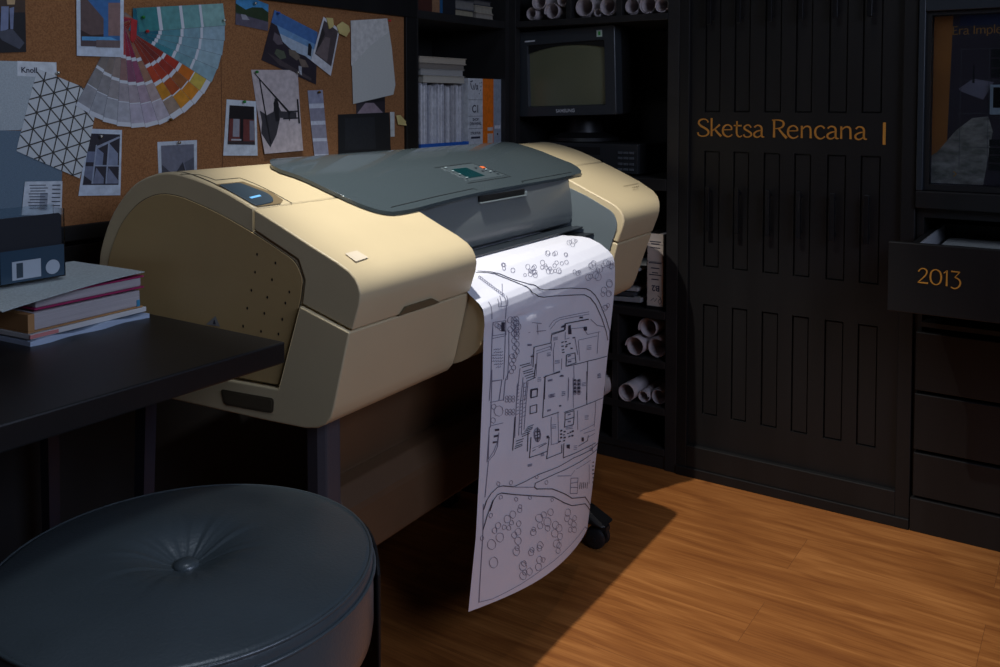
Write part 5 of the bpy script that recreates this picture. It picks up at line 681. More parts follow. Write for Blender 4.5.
bk.tube([(SC.x + .293 * F * math.cos(a), SC.y + .293 * F * math.sin(a), SZ - .29), (SC.x + .205 * math.cos(a), SC.y + .205 * math.sin(a), SZ - .31), (SC.x + .05 * math.cos(a), SC.y + .05 * math.sin(a), .20)], .012, 10); build('bracket_arm', bk, RUBBER, stl, smooth=60)
build('column', MB().lathe([(.0001, .075), (.035, .075), (.035, .20), (.024, .202), (.024, SZ - .14), (.0001, SZ - .14)], (SC.x, SC.y, 0), 24), mat('stool column', (40, 40, 42), .3, metal=.6), stl, smooth=40)
for k in range(5):
    a = 2 * PI * k / 5 + math.radians(58); c, s = math.cos(a), math.sin(a); t = Vector((-s, c, 0)); d = Vector((c, s, 0))
    p0 = SC + d * .025; p1 = SC + d * .25
    sp_ = MB(); sp_.loft([[p0 - t * .022 + Vector((0, 0, .075)), p0 + t * .022 + Vector((0, 0, .075)), p0 + t * .018 + Vector((0, 0, .125)), p0 - t * .018 + Vector((0, 0, .125))], [p1 - t * .014 + Vector((0, 0, .062)), p1 + t * .014 + Vector((0, 0, .062)), p1 + t * .011 + Vector((0, 0, .082)), p1 - t * .011 + Vector((0, 0, .082))]])
    lg = build('leg', sp_, RUBBER, stl, bevel=.003)
    cm = MB()
    pc = SC + d * .238
    for dy in (-.014, .014):
        q = pc + t * dy; rr = []
        for r_, h in [(.0001, -.008), (.018, -.008), (.025, -.004), (.025, .004), (.018, .008), (.0001, .008)]:
            rr.append([q + t * h + d * r_ * math.cos(2 * PI * m / 18) + Vector((0, 0, .025 + r_ * math.sin(2 * PI * m / 18))) for m in range(18)])
        cm.loft(rr)
    cm.lathe([(.0001, .04), (.008, .04), (.008, .066), (.0001, .066)], (pc.x, pc.y, 0), 10)
    build('caster', cm, CLG, lg, smooth=40)

# ------------------------------------------------------------------ things on the desk
DZ = .8075
def flat(name, label, cat, c, sx, sy, z0, z1, rz, mats_fn, group=None):
    o = thing(name, label, cat, (c[0], c[1], z0), rz, group); mats_fn(o, sx / 2, sy / 2, z1 - z0); return o
SK = math.radians(4.5)
def block(o, name, x0, x1, y0, y1, z0, z1, m, bevel=.001): return build(name, MB().box(x0, x1, y0, y1, z0, z1), m, o, local=True, bevel=bevel)
PAGES = mat('page edges', (190, 184, 186), .8, bump=(700, .5, (.02, .02, 6)), mottle=(260, .10, (.02, .02, 4)))
MAG = mat('magenta cover', (170, 40, 96), .5); TAN = mat('tan board', (178, 132, 84), .6); PINK = mat('pink board', (205, 130, 128), .6); BLUEW = mat('blue white folder', (176, 192, 214), .4)
cB = (-1.545, .886)
def f0(o, hx, hy, h):
    # two limp sheets with a wavy edge
    mb = MB(); r = []
    for k in range(15):
        y = -hy + 2 * hy * k / 14; w = .003 * math.sin(k * .9) + .002; r.append([(-hx, y, .0), (hx + .004 * math.sin(k), y, .0), (hx + .004 * math.sin(k), y, h * .55 + w), (-hx, y, h * .8)])
    mb.loft(r); build('cover', mb, BLUEW, o, local=True, smooth=40)
flat('document_folder', 'limp bluish-white folder at the very bottom of the pile on the desk', 'folder', (cB[0] + .006, cB[1] - .002, 0), .215, .228, DZ, DZ + .010, SK, f0)
def f1(o, hx, hy, h): block(o, 'cover', -hx, hx, -hy, hy, 0, h, WHITEP); block(o, 'spine_tab', hx - .002, hx + .001, -hy - .001, -hy + .05, .001, h - .001, PINK)
flat('document_folder', 'white folder with a pink left end, second from the bottom of the pile', 'folder', (cB[0] + .004, cB[1] - .003, 0), .213, .228, DZ + .0105, DZ + .019, SK + .02, f1)
def f2(o, hx, hy, h):
    block(o, 'cover', -hx, hx, -hy, hy, 0, .0025, TAN); block(o, 'page_block', -hx, hx - .003, -hy + .012, hy - .004, .0026, h - .003, PAGES, .002)
    block(o, 'spine', -hx, hx, -hy, -hy + .0115, .0026, h - .003, TAN); 
    mb = MB().box(hx - .006, hx - .001, hy - .012, hy - .006, .0026, .014); build('ribbon_marker', mb, paint(60, 140, 180), o, local=True)
flat('catalog', 'thick tan-spined book in the middle of the pile on the desk', 'book', (cB[0] + .002, cB[1] - .004, 0), .210, .222, DZ + .0195, DZ + .0535, SK, f2)
def f3(o, hx, hy, h):
    block(o, 'back_cover', -hx, hx, -hy, hy, 0, .003, MAG); block(o, 'page_block', -hx, hx - .004, -hy + .004, hy - .004, .0031, h - .0031, PAGES, .002); block(o, 'front_cover', -hx, hx, -hy, hy, h - .003, h, MAG)
flat('book', 'magenta covered book just beneath the speckled sheet on the pile', 'book', (cB[0] - .002, cB[1] + .006, 0), .212, .212, DZ + .054, DZ + .0765, SK - .01, f3)
mb = MB(); r = []
for k in range(17):
    v = k / 16; y0 = .728 + .272 * v; droop = .010 * max(0, 1 - v * 1.5) ** 1.7; x1 = -1.385 - .055 * v ** .8; row = []
    for j in range(9):
        u = j / 8; x = -1.665 + (x1 + 1.665) * u; z = DZ + .0835 - droop * u ** 2 + .0015 * math.sin(3 * u + 5 * v); row.append((x, y0 - .012 * u * (1 - v), z))
    r.append(row)
mb.loft([q_ + [(a, b, c - .0012) for a, b, c in q_[::-1]] for q_ in r])
tag(build('material_sheet', mb, mat('speckled grey sheet', (186, 196, 196), .7, bump=(260, .5), mottle=(240, .16)), smooth=60), 'speckled pale grey sheet lying on top of the desk pile', 'material sheet')
# clear disk case with two disks
FZ = DZ + .0882; FX = -1.507
cs = thing('disk_case', 'clear plastic floppy disk case standing on the speckled sheet', 'disk case', (FX - .018, .833, FZ))
t = .0018; y0, y1 = .776, .890
build('case_body', MB().box(FX - .034, FX - .034 + t, y0, y1, FZ, FZ + .124).box(FX - .034 + t, FX, y0, y0 + t, FZ, FZ + .118).box(FX - .034 + t, FX, y1 - t, y1, FZ, FZ + .118).box(FX - .034 + t, FX, y0 + t, y1 - t, FZ, FZ + t), CLEAR, cs)
build('case_front', MB().box(FX - t, FX, y0 + t, y1 - t, FZ + t, FZ + .056), mat('blue tinted plastic', (66, 90, 110), .15, trans=.3), cs, label='blue tinted lower front')
def floppy(name, label, x0, z0, m, lblc, hub):
    o = thing(name, label, 'floppy disk', (x0 + .0016, .833, z0))
    w = .0545; ol = [(-w, 0), (w, 0), (w, .090), (w - .004, .094), (-w, .094)]
    build('shell', MB().prism([(x0, .833 + a, z0 + b) for a, b in ol], [(x0 + .0033, .833 + a, z0 + b) for a, b in ol]), m, o, bevel=.0006)
    if lblc: build('label', MB().box(x0 + .0033, x0 + .0037, .800, .846, z0 + .002, z0 + .033), lblc, o); build('shutter', MB().box(x0 + .0037, x0 + .0043, .806, .815, z0 + .004, z0 + .030), SLATE, o)
    if hub: build('hub', MB().lathe([(.0001, 0), (.0125, 0), (.0125, .0008), (.0001, .0008)], (x0 + .0033, .864, z0 + .017), 24, axis='x'), lblc, o)
build('case_label', MB().box(FX + .0001, FX + .0005, .797, .846, FZ + .006, FZ + .037), mat('disk label', (176, 186, 196), .5), cs, label='pale printed disk picture'); build('case_label', MB().box(FX + .0006, FX + .0009, .804, .815, FZ + .009, FZ + .034), SLATE, cs)
build('case_label', MB().lathe([(.0001, 0), (.0125, 0), (.0125, .0004), (.0001, .0004)], (FX + .0001, .867, FZ + .019), 24, axis='x'), MATS['disk label'], cs, label='pale round printed hub')
floppy('floppy_disk', 'black disk standing upright in the clear case', FX - .0085, FZ + .0165, mat('black disk', (28, 32, 40), .5), None, False)

# ------------------------------------------------------------------ corner shelving: left bay faces +X, right bay faces -Y
SB = mat('black shelf board', (34, 33, 33), .5, bump=(60, .12, (.1, 1, 1)), mottle=(12, .2))
ls = thing('bookcase', 'black open bookcase bay between the pinboard and the corner, holding books and binders', 'bookcase', (-1.95, 2.44, 0))
build('shelf', MB().box(-2.10, -1.774, 2.201, 2.690, 1.457, 1.483), SB, ls, bevel=.0015)
build('shelf', MB().box(-2.10, -1.776, 2.201, 2.690, 1.020, 1.045), SB, ls, bevel=.0015)
build('shelf', MB().box(-2.10, -1.776, 2.201, 2.690, .55, .575), SB, ls, bevel=.0015)
build('shelf', MB().box(-2.10, -1.776, 2.201, 2.690, 1.86, 1.885), SB, ls, bevel=.0015)
build('side_panel', MB().box(-2.10, -1.770, 2.1885, 2.2005, 0, 2.3), SB, ls); build('side_panel', MB().box(-2.10, -1.770, 2.690, 2.7125, 0, 2.3), SB, ls)
build('back_panel', MB().box(-2.118, -2.10, 2.1885, 2.7125, 0, 2.3), SB, ls)
build('plinth', MB().box(-2.10, -1.79, 2.201, 2.690, 0, .07), SB, ls)
rs = thing('shelving_unit', 'black corner shelving unit with a monitor, binder and cubbies of paper rolls', 'shelving unit', (-1.45, 2.93, 0))
def rb(name, x0, x1, z0, z1, y0=DW, y1=3.14, m=SB, b=.0015): return build(name, MB().box(x0, x1, y0, y1, z0, z1), m, rs, bevel=b)
rb('post', -1.795, -1.742, 0, 2.3, DW, DW + .03); rb('post', -1.166, -1.126, 0, 2.3, DW, DW + .03)
rb('side_panel', -1.795, -1.775, 0, 2.3, DW + .0305); rb('side_panel', -1.148, -1.126, 0, 2.3, DW + .0305); rb('back_panel', -1.774, -1.149, 0, 2.3, 3.141, 3.16)
for z0, z1 in ((1.461, 1.483), (1.78, 1.80), (.912, .950), (.493, .519)): rb('shelf', -1.741, -1.167, z0, z1)
for z0, z1 in ((.332, .356), (.179, .203), (.045, .069)): rb('shelf', -1.741, -1.167, z0, z1)
rb('plinth', -1.741, -1.167, 0, .0445, DW + .005)
for z0, z1 in ((.3565, .4925), (.2035, .3315), (.0695, .1785)): rb('divider', -1.357, -1.335, z0, z1)
rb('divider', -1.545, -1.525, 1.4835, 1.779, DW + .012); rb('divider', -1.355, -1.335, 1.4835, 1.779, DW + .012)
# paper rolls lie along y in the cubbies
def roll(x, z, r, y, ln, label, group, seed, turns=1.6):
    rr = random.Random(seed); mb = MB(); n = int(36 * turns); a0 = rr.uniform(0, 6.28); prof = []
    for k in range(n + 1):
        a = a0 + 2 * PI * turns * k / n; q = r * (.80 + .19 * k / n) - .0009; prof.append((q * math.cos(a), q * math.sin(a), q))
    w = .0011; outer = [(p[0] * (p[2] + w) / p[2], p[1] * (p[2] + w) / p[2]) for p in prof]
    sk = rr.uniform(-.008, .008)
    ring = lambda yy, d: [(x + p[0], yy + .012 * (i / n) * d, z + p[1]) for i, p in enumerate(prof)] + [(x + p[0], yy + .012 * (i / n) * d, z + p[1]) for i, p in list(enumerate(outer))[::-1]]
    mb.loft([ring(y, rr.choice((-1, 1, .5))), ring(y + ln, 0)])
    return tag(build('paper_roll', mb, TUBE, smooth=40), label, 'paper roll', group)
GT, GM, GL, GX = 'paper rolls on the top shelf', 'paper rolls in the upper cubby', 'paper rolls in the lower cubby', ''
for i, (x, z, r, lb) in enumerate([(-1.690, 1.508, .024, 'small rolled drawing at the far left of the top shelf'), (-1.655, 1.548, .0285, 'rolled drawing resting on top of the two leftmost rolls above the monitor'), (-1.607, 1.513, .0290, 'rolled drawing, second along the shelf floor above the monitor'), (-1.567, 1.547, .021, 'rolled drawing leaning beside the left divider of the top shelf'),
        (-1.484, 1.5205, .0365, 'wide rolled drawing at the left of the middle top compartment'), (-1.4345, 1.4985, .0145, 'thin roll squeezed between two wide rolls in the middle top compartment'), (-1.390, 1.518, .034, 'wide rolled drawing at the right of the middle top compartment'),
        (-1.304, 1.5125, .028, 'rolled drawing at the left of the right top compartment'), (-1.246, 1.5142, .030, 'middle roll of the right top compartment above the monitor'), (-1.192, 1.5085, .0243, 'rolled drawing against the right post on the top shelf')]):
    roll(x, z + .001, r, DW + .018 + .006 * (i % 3), .38, lb, GT, i)
for i, (x, z, r, lb) in enumerate([(-1.276, .3905, .033, 'lower left roll of three in the cubby below the binder'), (-1.2045, .3935, .036, 'lower right roll of three in the cubby below the binder'), (-1.237, .4545, .033, 'top roll of three in the cubby below the binder')]): roll(x, z + .001, r, DW + .012 + .008 * i, .36, lb, GM, 20 + i)
for i, (x, r, lb) in enumerate([(-1.3015, .031, 'pale roll at the left of the lower roll cubby'), (-1.2482, .0215, 'small roll in the middle of the lower roll cubby'), (-1.1975, .0285, 'white roll at the right of the lower roll cubby')]): roll(x, .2035 + r, r, DW + .004 + .008 * i, .36, lb, GL, 30 + i)
roll(-1.398, .2425, .037, DW - .03, .38, 'roll poking out of the left cubby just behind the hanging plan', 'single roll left', 34)
# monitor on a video recorder
mo = thing('monitor', 'small dark tube monitor with an olive screen on the shelf in the corner', 'monitor', (-1.567, 2.93, 1.060), 0)
MR = Matrix.Rotation(-.030, 3, 'Y'); MC = Vector((-1.567, 2.76, 1.3015))
def mw(p): return MC + MR @ Vector(p)
def mbuild(name, mb, m, parent=mo, **k):
    q = MB(); q.v = [tuple(mw(p)) for p in mb.v]; q.f = mb.f; q.m = mb.m; return build(name, q, m, parent, **k)
MP = mat('monitor plastic', (52, 56, 60), .4, bump=(800, .08)); W, H_ = .193, .1515
mb = MB(); o4 = fillet([(-W, -H_), (W, -H_), (W, H_), (-W, H_)], .008, 3); i4 = fillet([(-.156, -.118), (.153, -.118), (.153, .104), (-.156, .104)], .006, 3)
n = len(o4); rings = [[(x, .05, z) for x, z in o4], [(x, .002, z) for x, z in o4], [(x * .99, 0, z * .99) for x, z in o4], [(x, .002, z) for x, z in i4], [(x * .975, .014, z * .97) for x, z in i4]]
mb.loft(rings, cap=False); mbuild('bezel', mb, MP, smooth=40)
mb = MB(); mb.loft([[(x, .0505, z) for x, z in o4], [(x * .97, .12, z * .97) for x, z in o4], [(x * .72, .24, z * .72 - .01) for x, z in o4], [(x * .60, .33, z * .55 - .02) for x, z in o4]]); mbuild('back_shell', mb, mat('black monitor shell', (20, 21, 22), .6), smooth=40)
mb = MB(); vs = []; NX, NZ = 14, 10
for j in range(NZ + 1):
    for i in range(NX + 1):
        u = i / NX * 2 - 1; v = j / NZ * 2 - 1; vs.append((-.0015 + u * .1535, .0105 + .006 * (u * u + v * v) / 2, -.007 + v * .110))
mb.add(vs, [(j * (NX + 1) + i, j * (NX + 1) + i + 1, (j + 1) * (NX + 1) + i + 1, (j + 1) * (NX + 1) + i) for j in range(NZ) for i in range(NX)])
mbuild('screen', mb, mat('olive screen glass', (108, 110, 86), .22, spec=.6), smooth=180)
mb = MB(); pts = [(-.156 + .309 * k / 12, .0085, .104) for k in range(13)]; low = [(-.156 + .309 * k / 12, .0085, .072 + .020 * (1 - ((k / 6) - 1) ** 2) + .006 * k / 12) for k in range(13)]
for k in range(12): mb.face([low[k], low[k + 1], pts[k + 1], pts[k]])
mbuild('screen_mask', mb, mat('screen mask', (20, 21, 20), .5))
mb = MB(); mb.slab([(.126, -.0004, .114), (.147, -.0004, .114), (.147, -.0004, .137), (.126, -.0004, .137)], (0, -1, 0), .0006); mb.face([(.132, -.0012, .119), (.141, -.0012, .119), (.141, -.0012, .132), (.132, -.0012, .132)], 1); mbuild('energy_sticker', mb, [paint(190, 206, 196), paint(60, 160, 70)], label='small white and green sticker')
mb = MB(); font(mb, 'SAMSUNG', (-.003, -.0006, -.139), (1, 0, 0), (0, 0, 1), .0165, 0, .0004, 'CENTER'); mb.stroke([(-.163, -.0008, .117), (-.120, -.0008, .1175)], .005, (0, -1, 0), 0, 0); mbuild('lettering', mb, paint(205, 208, 212), label='pale printed maker name')
mb = MB(); mb.lathe([(.0001, 0), (.13, 0), (.125, .012), (.07, .03), (.06, .085), (.0001, .085)], (-1.567, 2.90, 1.0605), 32); build('stand', mb, RUBBER, mo, smooth=40)
vc = thing('video_recorder', 'bulky black video recorder on the shelf beneath the monitor', 'video recorder', (-1.50, 2.93, .951))
vb = MB().box(-1.722, -1.290, 2.775, 3.08, .956, 1.058); vs_ = build('case', vb, mat('recorder black', (30, 31, 32), .42), vc, bevel=.003)
build('front_panel', MB().box(-1.722, -1.290, 2.760, 2.7745, .958, 1.056), mat('recorder front', (44, 46, 48), .38), vc, bevel=.002)
for j, z in enumerate((1.028, 1.010, .990, .972)):
    for i in range(3): build('button', MB().box(-1.362 + .021 * i, -1.345 + .021 * i, 2.7565, 2.7602, z - .004, z + .004), paint(84, 88, 92), vc, bevel=.0008, label='small grey button')
build('display', MB().box(-1.58, -1.42, 2.7590, 2.7602, .978, 1.002), mat('recorder display', (14, 18, 22), .15), vc); build('tape_slot', MB().box(-1.69, -1.43, 2.7592, 2.7602, 1.018, 1.044), DARK, vc)
for x in (-1.69, -1.32): build('foot', MB().lathe([(.0001, 0), (.012, 0), (.012, .006), (.0001, .006)], (x, 2.80, .9503), 14), RUBBER, vc)
# binder and loose documents on the shelf below the printer's far end
def binder_y(name, label, x0, x1, y0, z0, z1, dp, m, cat='binder'):
    o = thing(name, label, cat, ((x0 + x1) / 2, y0 + dp / 2, z0)); return o
AGED = mat('stained white spine', (196, 184, 172), .6, mottle=(22, .12))
b2 = binder_y('binder', 'upside-down white box binder with stained spine on the shelf right of the printer', -1.244, -1.182, 2.735, .5195, .768, .26, AGED)
build('cover', MB().box(-1.244, -1.241, 2.736, 2.99, .5195, .768).box(-1.185, -1.182, 2.736, 2.99, .5195, .768), mat('binder board black', (36, 34, 34), .5), b2)
build('spine', MB().box(-1.2405, -1.1855, 2.735, 2.738, .5195, .768), AGED, b2); build('papers', MB().box(-1.238, -1.188, 2.75, 2.98, .525, .755), PAGES, b2)
build('spine_foot', MB().box(-1.244, -1.182, 2.7335, 2.7348, .5195, .530), RUBBER, b2)
mb = MB(); ux, uz = (-1, 0, 0), (0, 0, -1); font(mb, 'B2', (-1.196, 2.7345, .598), ux, uz, .027)
for k, (z, w) in enumerate([(.742, .040), (.735, .030), (.722, .034), (.672, .046), (.655, .030), (.640, .022), (.633, .044), (.618, .026)]): mb.stroke([(-1.213 - w / 2, 2.7347, z), (-1.213 + w / 2, 2.7347, z)], .0035, (0, -1, 0), 0, 0)
for z in (.676, .733): mb.stroke([(-1.2405, 2.7347, z), (-1.1855, 2.7347, z)], .0012, (0, -1, 0))
for sg in ([(-1.196, .556), (-1.202, .545), (-1.196, .538), (-1.190, .546), (-1.194, .560), (-1.204, .566)], [(-1.206, .556), (-1.214, .545), (-1.218, .556), (-1.228, .546)]): mb.stroke([(a, 2.7347, b) for a, b in sg], .0022, (0, -1, 0))
build('lettering', mb, INK, b2, label='black upside-down lettering')
DG = 'documents piled beside the upside-down binder'
for i, (lb, x0, x1, z, h, tilt, c) in enumerate([('grey document at the bottom of the pile beside the binder', -1.50, -1.262, .5215, .014, .10, (150, 150, 152)), ('dark brochure near the bottom of the pile beside the binder', -1.51, -1.29, .5385, .012, .10, (64, 64, 68)), ('white-edged brochure in the middle of the pile beside the binder', -1.52, -1.28, .5535, .012, .10, (170, 168, 166)), ('red-edged folder above the brochures beside the binder', -1.53, -1.32, .5685, .008, .10, (150, 62, 56)), ('dark folder near the top of the pile beside the binder', -1.54, -1.30, .5805, .012, .10, (70, 68, 66)), ('white document on top of the pile, leaning up to the binder', -1.53, -1.275, .5955, .010, .16, (176, 180, 184))]):
    o = thing('document', lb, 'document', ((x0 + x1) / 2, 2.89, z), 0, DG); mb = MB(); 
    def tz(x): return max(0, (x - x0) * tilt * (.6 if i < 5 else 1.0))
    ya, yb = 2.742 + .008 * (i % 3), 3.05
    mb.loft([[(x0, ya, z + tz(x0)), (x0, yb, z + tz(x0)), (x0, yb, z + tz(x0) + h), (x0, ya, z + tz(x0) + h)], [(x1, ya - .012, z + tz(x1)), (x1, yb, z + tz(x1)), (x1, yb, z + tz(x1) + h), (x1, ya - .012, z + tz(x1) + h)]])
    build('cover', mb, paint(*c), o, bevel=.001)
# left bay: vertical folders, binders, flat stack, blue tray
LX = -1.790
tr = tag(build('document_tray', MB().box(-2.06, LX + .008, 2.226, 2.484, 1.0455, 1.0485).box(LX + .004, LX + .008, 2.226, 2.484, 1.0485, 1.066).box(-2.06, LX + .004, 2.226, 2.229, 1.0485, 1.066).box(-2.06, LX + .004, 2.481, 2.484, 1.0485, 1.066), paint(40, 100, 190)), 'bright blue tray under the white folders on the left bookcase', 'tray')
ys = [2.2335, 2.268, 2.303, 2.331, 2.364, 2.400, 2.436, 2.476]
for i in range(7):
    lb = 'white document folder standing on the blue tray, ' + ['first from the left', 'second from the left', 'third from the left', 'fourth from the left', 'fifth from the left', 'sixth from the left', 'nearest the labelled white binder'][i]
    o = thing('document_folder', lb, 'folder', (-1.92, (ys[i] + ys[i + 1]) / 2, 1.049), 0, 'white folders standing on the blue tray'); dx = .006 * ((i * 3) % 4); top = 1.252 + .007 * ((i * 2) % 3 == 0)
    a, b = ys[i] + .001, ys[i + 1] - .001; c = [(206, 206, 212), (186, 188, 198), (214, 214, 218), (200, 200, 208), (170, 170, 176), (208, 206, 208), (190, 190, 194)][i]
    build('cover', MB().box(-2.03, LX - dx, a, a + .002, 1.049, top).box(-2.03, LX - dx, b - .002, b, 1.049, top), paint(*c), o)
    pg = MB(); 
    for k in range(4):
        w = (b - a - .004) / 4; q = a + .002 + w * k; pg.box(-2.025, LX - dx - .004 - .003 * ((i + k) % 3), q, q + w * .8, 1.050, top - .004 - .004 * ((k + i) % 2))
    build('papers', pg, paint(214, 214, 218), o)
def binder_x(label, ya, yb, m, z1=1.2785):
    o = thing('binder', label, 'binder', (-1.92, (ya + yb) / 2, 1.0455), 0, 'binders in the corner'); x0, x1, z0 = -2.05, LX + .002, 1.0455
    build('cover', MB().box(x0, x1 - .003, ya, ya + .003, z0, z1).box(x0, x1 - .003, yb - .003, yb, z0, z1), m, o)
    build('spine', MB().box(x1 - .0028, x1, ya, yb, z0, z1), m, o); build('papers', MB().box(x0 + .01, x1 - .006, ya + .005, yb - .005, z0 + .004, z1 - .012), PAGES, o); return o, x1
c1, x1 = binder_x('white binder with printed C1 label beside the orange binder', 2.488, 2.5745, paint(204, 206, 210))
mb = MB(); uy, uz = (0, 1, 0), (0, 0, 1); font(mb, 'C1', (x1, 2.5315, 1.163), uy, uz, .036, 0, .0005, 'CENTER')
for s_, z, h in (('SHOP', 1.134, .014), ('DRAWING', 1.120, .014), ('STRUKTUR', 1.088, .012)): font(mb, s_, (x1, 2.5315, z), uy, uz, h, 0, .0005, 'CENTER')
mb.stroke([(x1 + .0005, 2.505, 1.077), (x1 + .0005, 2.558, 1.077)], .007, (1, 0, 0))
for z in (1.206, 1.150, 1.108): mb.stroke([(x1 + .0005, 2.49, z), (x1 + .0005, 2.573, z)], .0012, (1, 0, 0))
for sg in ([(2.502, 1.262), (2.508, 1.245), (2.517, 1.240), (2.520, 1.255)], [(2.524, 1.240), (2.532, 1.262)], [(2.536, 1.240), (2.545, 1.256)], [(2.546, 1.240), (2.537, 1.256)], [(2.500, 1.266), (2.515, 1.270)]): mb.stroke([(x1 + .0005, a, b) for a, b in sg], .004, (1, 0, 0))
for yy, zz in ((2.555, 1.262), (2.562, 1.250), (2.566, 1.264), (2.560, 1.238), (2.551, 1.226)): mb.stroke([(x1 + .0005, yy, zz), (x1 + .0005, yy + .004, zz + .002)], .004, (1, 0, 0))
build('lettering', mb, INK, c1, label='black printed lettering')
c2, x1 = binder_x('bright orange binder between the white and grey binders', 2.5755, 2.641, paint(236, 118, 24))
build('label', MB().box(x1, x1 + .0006, 2.604, 2.636, 1.098, 1.110).box(x1, x1 + .0006, 2.604, 2.636, 1.046, 1.088), paint(196, 188, 180), c2, label='white spine label')
c3, x1 = binder_x('grey-blue binder at the right end of the row', 2.642, 2.689, paint(150, 160, 172))
build('label', MB().box(x1, x1 + .0006, 2.648, 2.684, 1.104, 1.116), paint(206, 210, 216), c3); build('ring', MB().lathe([(.0001, 0), (.004, 0), (.004, .001), (.0001, .001)], (x1, 2.666, 1.085), 12, axis='x'), STEEL, c3)
FG = 'documents lying flat on the white folders'
for i, (lb, ya, yb, z, h, c) in enumerate([('thick cream document lying directly on the upright white folders', 2.245, 2.470, 1.2605, .022, (196, 190, 176)), ('grey-white document second from the bottom of the flat pile', 2.232, 2.462, 1.2835, .020, (176, 174, 170)), ('grey brown document third from the bottom of the flat pile', 2.226, 2.468, 1.3045, .017, (138, 130, 120)), ('beige document on top of the flat pile above the white folders', 2.226, 2.478, 1.3225, .020, (186, 174, 156))]):
    o = thing('document', lb, 'document', (-1.92, (ya + yb) / 2, z), 0, FG)
    build('cover', MB().box(-2.02, LX + .004, ya, yb, z, z + .0015).box(-2.02, LX + .004, ya, yb, z + h - .0015, z + h), paint(*c), o); build('papers', MB().box(-2.015, LX + .001, ya + .003, yb - .003, z + .0017, z + h - .0017), mat('flat papers %d' % i, tuple(int(v * .95) for v in c), .8, bump=(500, .5, (.02, .02, 6))), o)
TG = 'books along the top shelf of the left bookcase'
for i, (lb, ya, yb, z, h, c, pc) in enumerate([('dark brown book at the left of the top shelf', 2.204, 2.295, 1.4835, .10, (70, 36, 28), (120, 84, 50)), ('tan book next to the dark brown one on the top shelf', 2.297, 2.335, 1.4835, .11, (140, 104, 76), (150, 120, 90)), ('thin blue book right of the tan book on the top shelf', 2.337, 2.351, 1.4835, .12, (34, 84, 124), (120, 130, 140)), ('black box file in the middle of the top shelf', 2.353, 2.42, 1.4835, .11, (30, 32, 38), (44, 46, 52)),
        ('cream-edged book lying at the bottom of the middle pile on the top shelf', 2.423, 2.525, 1.4835, .022, (66, 64, 62), (150, 142, 120)), ('grey book lying on the cream-edged book on the top shelf', 2.423, 2.53, 1.506, .03, (96, 96, 100), (120, 118, 114)), ('beige paper block lying at the right of the top shelf', 2.54, 2.645, 1.4835, .020, (150, 140, 128), (150, 142, 130)), ('second paper block on the beige one at the right of the top shelf', 2.536, 2.64, 1.504, .024, (166, 158, 138), (150, 144, 130)), ('dark flat book above the paper blocks on the top shelf', 2.53, 2.63, 1.5285, .018, (56, 56, 64), (92, 90, 88))]):
    o = thing('book', lb, 'book', (-1.92, (ya + yb) / 2, z), 0, TG); fl = h < .05
    if fl: build('cover', MB().box(-2.0, LX, ya, yb, z, z + .0025).box(-2.0, LX, ya, yb, z + h - .0025, z + h).box(-2.0, -1.998, ya, yb, z + .0025, z + h - .0025), paint(*c), o); build('page_block', MB().box(-1.997, LX - .003, ya + .002, yb - .002, z + .0026, z + h - .0026), paint(*pc), o)
    else: build('cover', MB().box(-2.0, LX, ya, ya + .0025, z, z + h).box(-2.0, LX, yb - .0025, yb, z, z + h).box(LX - .0025, LX, ya + .0025, yb - .0025, z, z + h), paint(*c), o); build('page_block', MB().box(-1.997, LX - .004, ya + .003, yb - .003, z + .001, z + h - .003), paint(*pc), o)

# ------------------------------------------------------------------ slatted cabinet with lettering
sc_ = thing('cabinet', 'tall black slatted cabinet with gold lettering in the back wall', 'cabinet', (-.78, 2.95, 0))
PY = DW + .018
build('frame', MB().box(-1.1255, -1.092, DW, DW + .04, 0, 2.3).box(-.468, -.4305, DW, DW + .04, 0, 2.3).box(-1.092, -.468, DW, DW + .04, .03, .100).box(-1.1255, -.4305, DW - .006, DW + .04, 0, .030), BLACK, sc_, bevel=.002)
build('carcass', MB().box(-1.1255, -1.105, DW + .0405, 3.16, 0, 2.3).box(-.451, -.4305, DW + .0405, 3.16, 0, 2.3).box(-1.1045, -.4515, 3.14, 3.16, 0, 2.3), BLACK, sc_)
cols = [(-1.047, -.997), (-.953, -.904), (-.859, -.809), (-.767, -.718), (-.672, -.619), (-.579, -.525)]
rows = [(.205, .559), (.678, 1.045), (1.167, 2.0)]
xs = sorted({-1.0915, -.4685} | {c for q_ in cols for c in q_}); zs = sorted({.1005, 2.2} | {c for q_ in rows for c in q_})
pn = MB()
for i in range(len(xs) - 1):
    for j in range(len(zs) - 1):
        x0, x1_, z0, z1_ = xs[i], xs[i + 1], zs[j], zs[j + 1]; rec = any(abs(x0 - a) < 1e-6 for a, b in cols) and any(abs(z0 - a) < 1e-6 for a, b in rows)
        y = PY + (.012 if rec else 0); e = .0035 if rec else 0
        if rec:
            pn.face([(x0, PY, z0), (x1_, PY, z0), (x1_, y, z0), (x0, y, z0)]); pn.face([(x0, PY, z1_), (x0, y, z1_), (x1_, y, z1_), (x1_, PY, z1_)]); pn.face([(x0, PY, z0), (x0, y, z0), (x0, y, z1_), (x0, PY, z1_)]); pn.face([(x1_, PY, z0), (x1_, PY, z1_), (x1_, y, z1_), (x1_, y, z0)])
            pn.face([(x0, y, z0), (x1_, y, z0), (x1_, y, z1_), (x0, y, z1_)])
            g = .004   # a slat panel sits in the slot with a thin shadow gap round it
            pn.box(x0 + g, x1_ - g, y - .0075, y - .0005, z0 + g, z1_ - g)
        else: pn.face([(x0, y, z0), (x1_, y, z0), (x1_, y, z1_), (x0, y, z1_)])
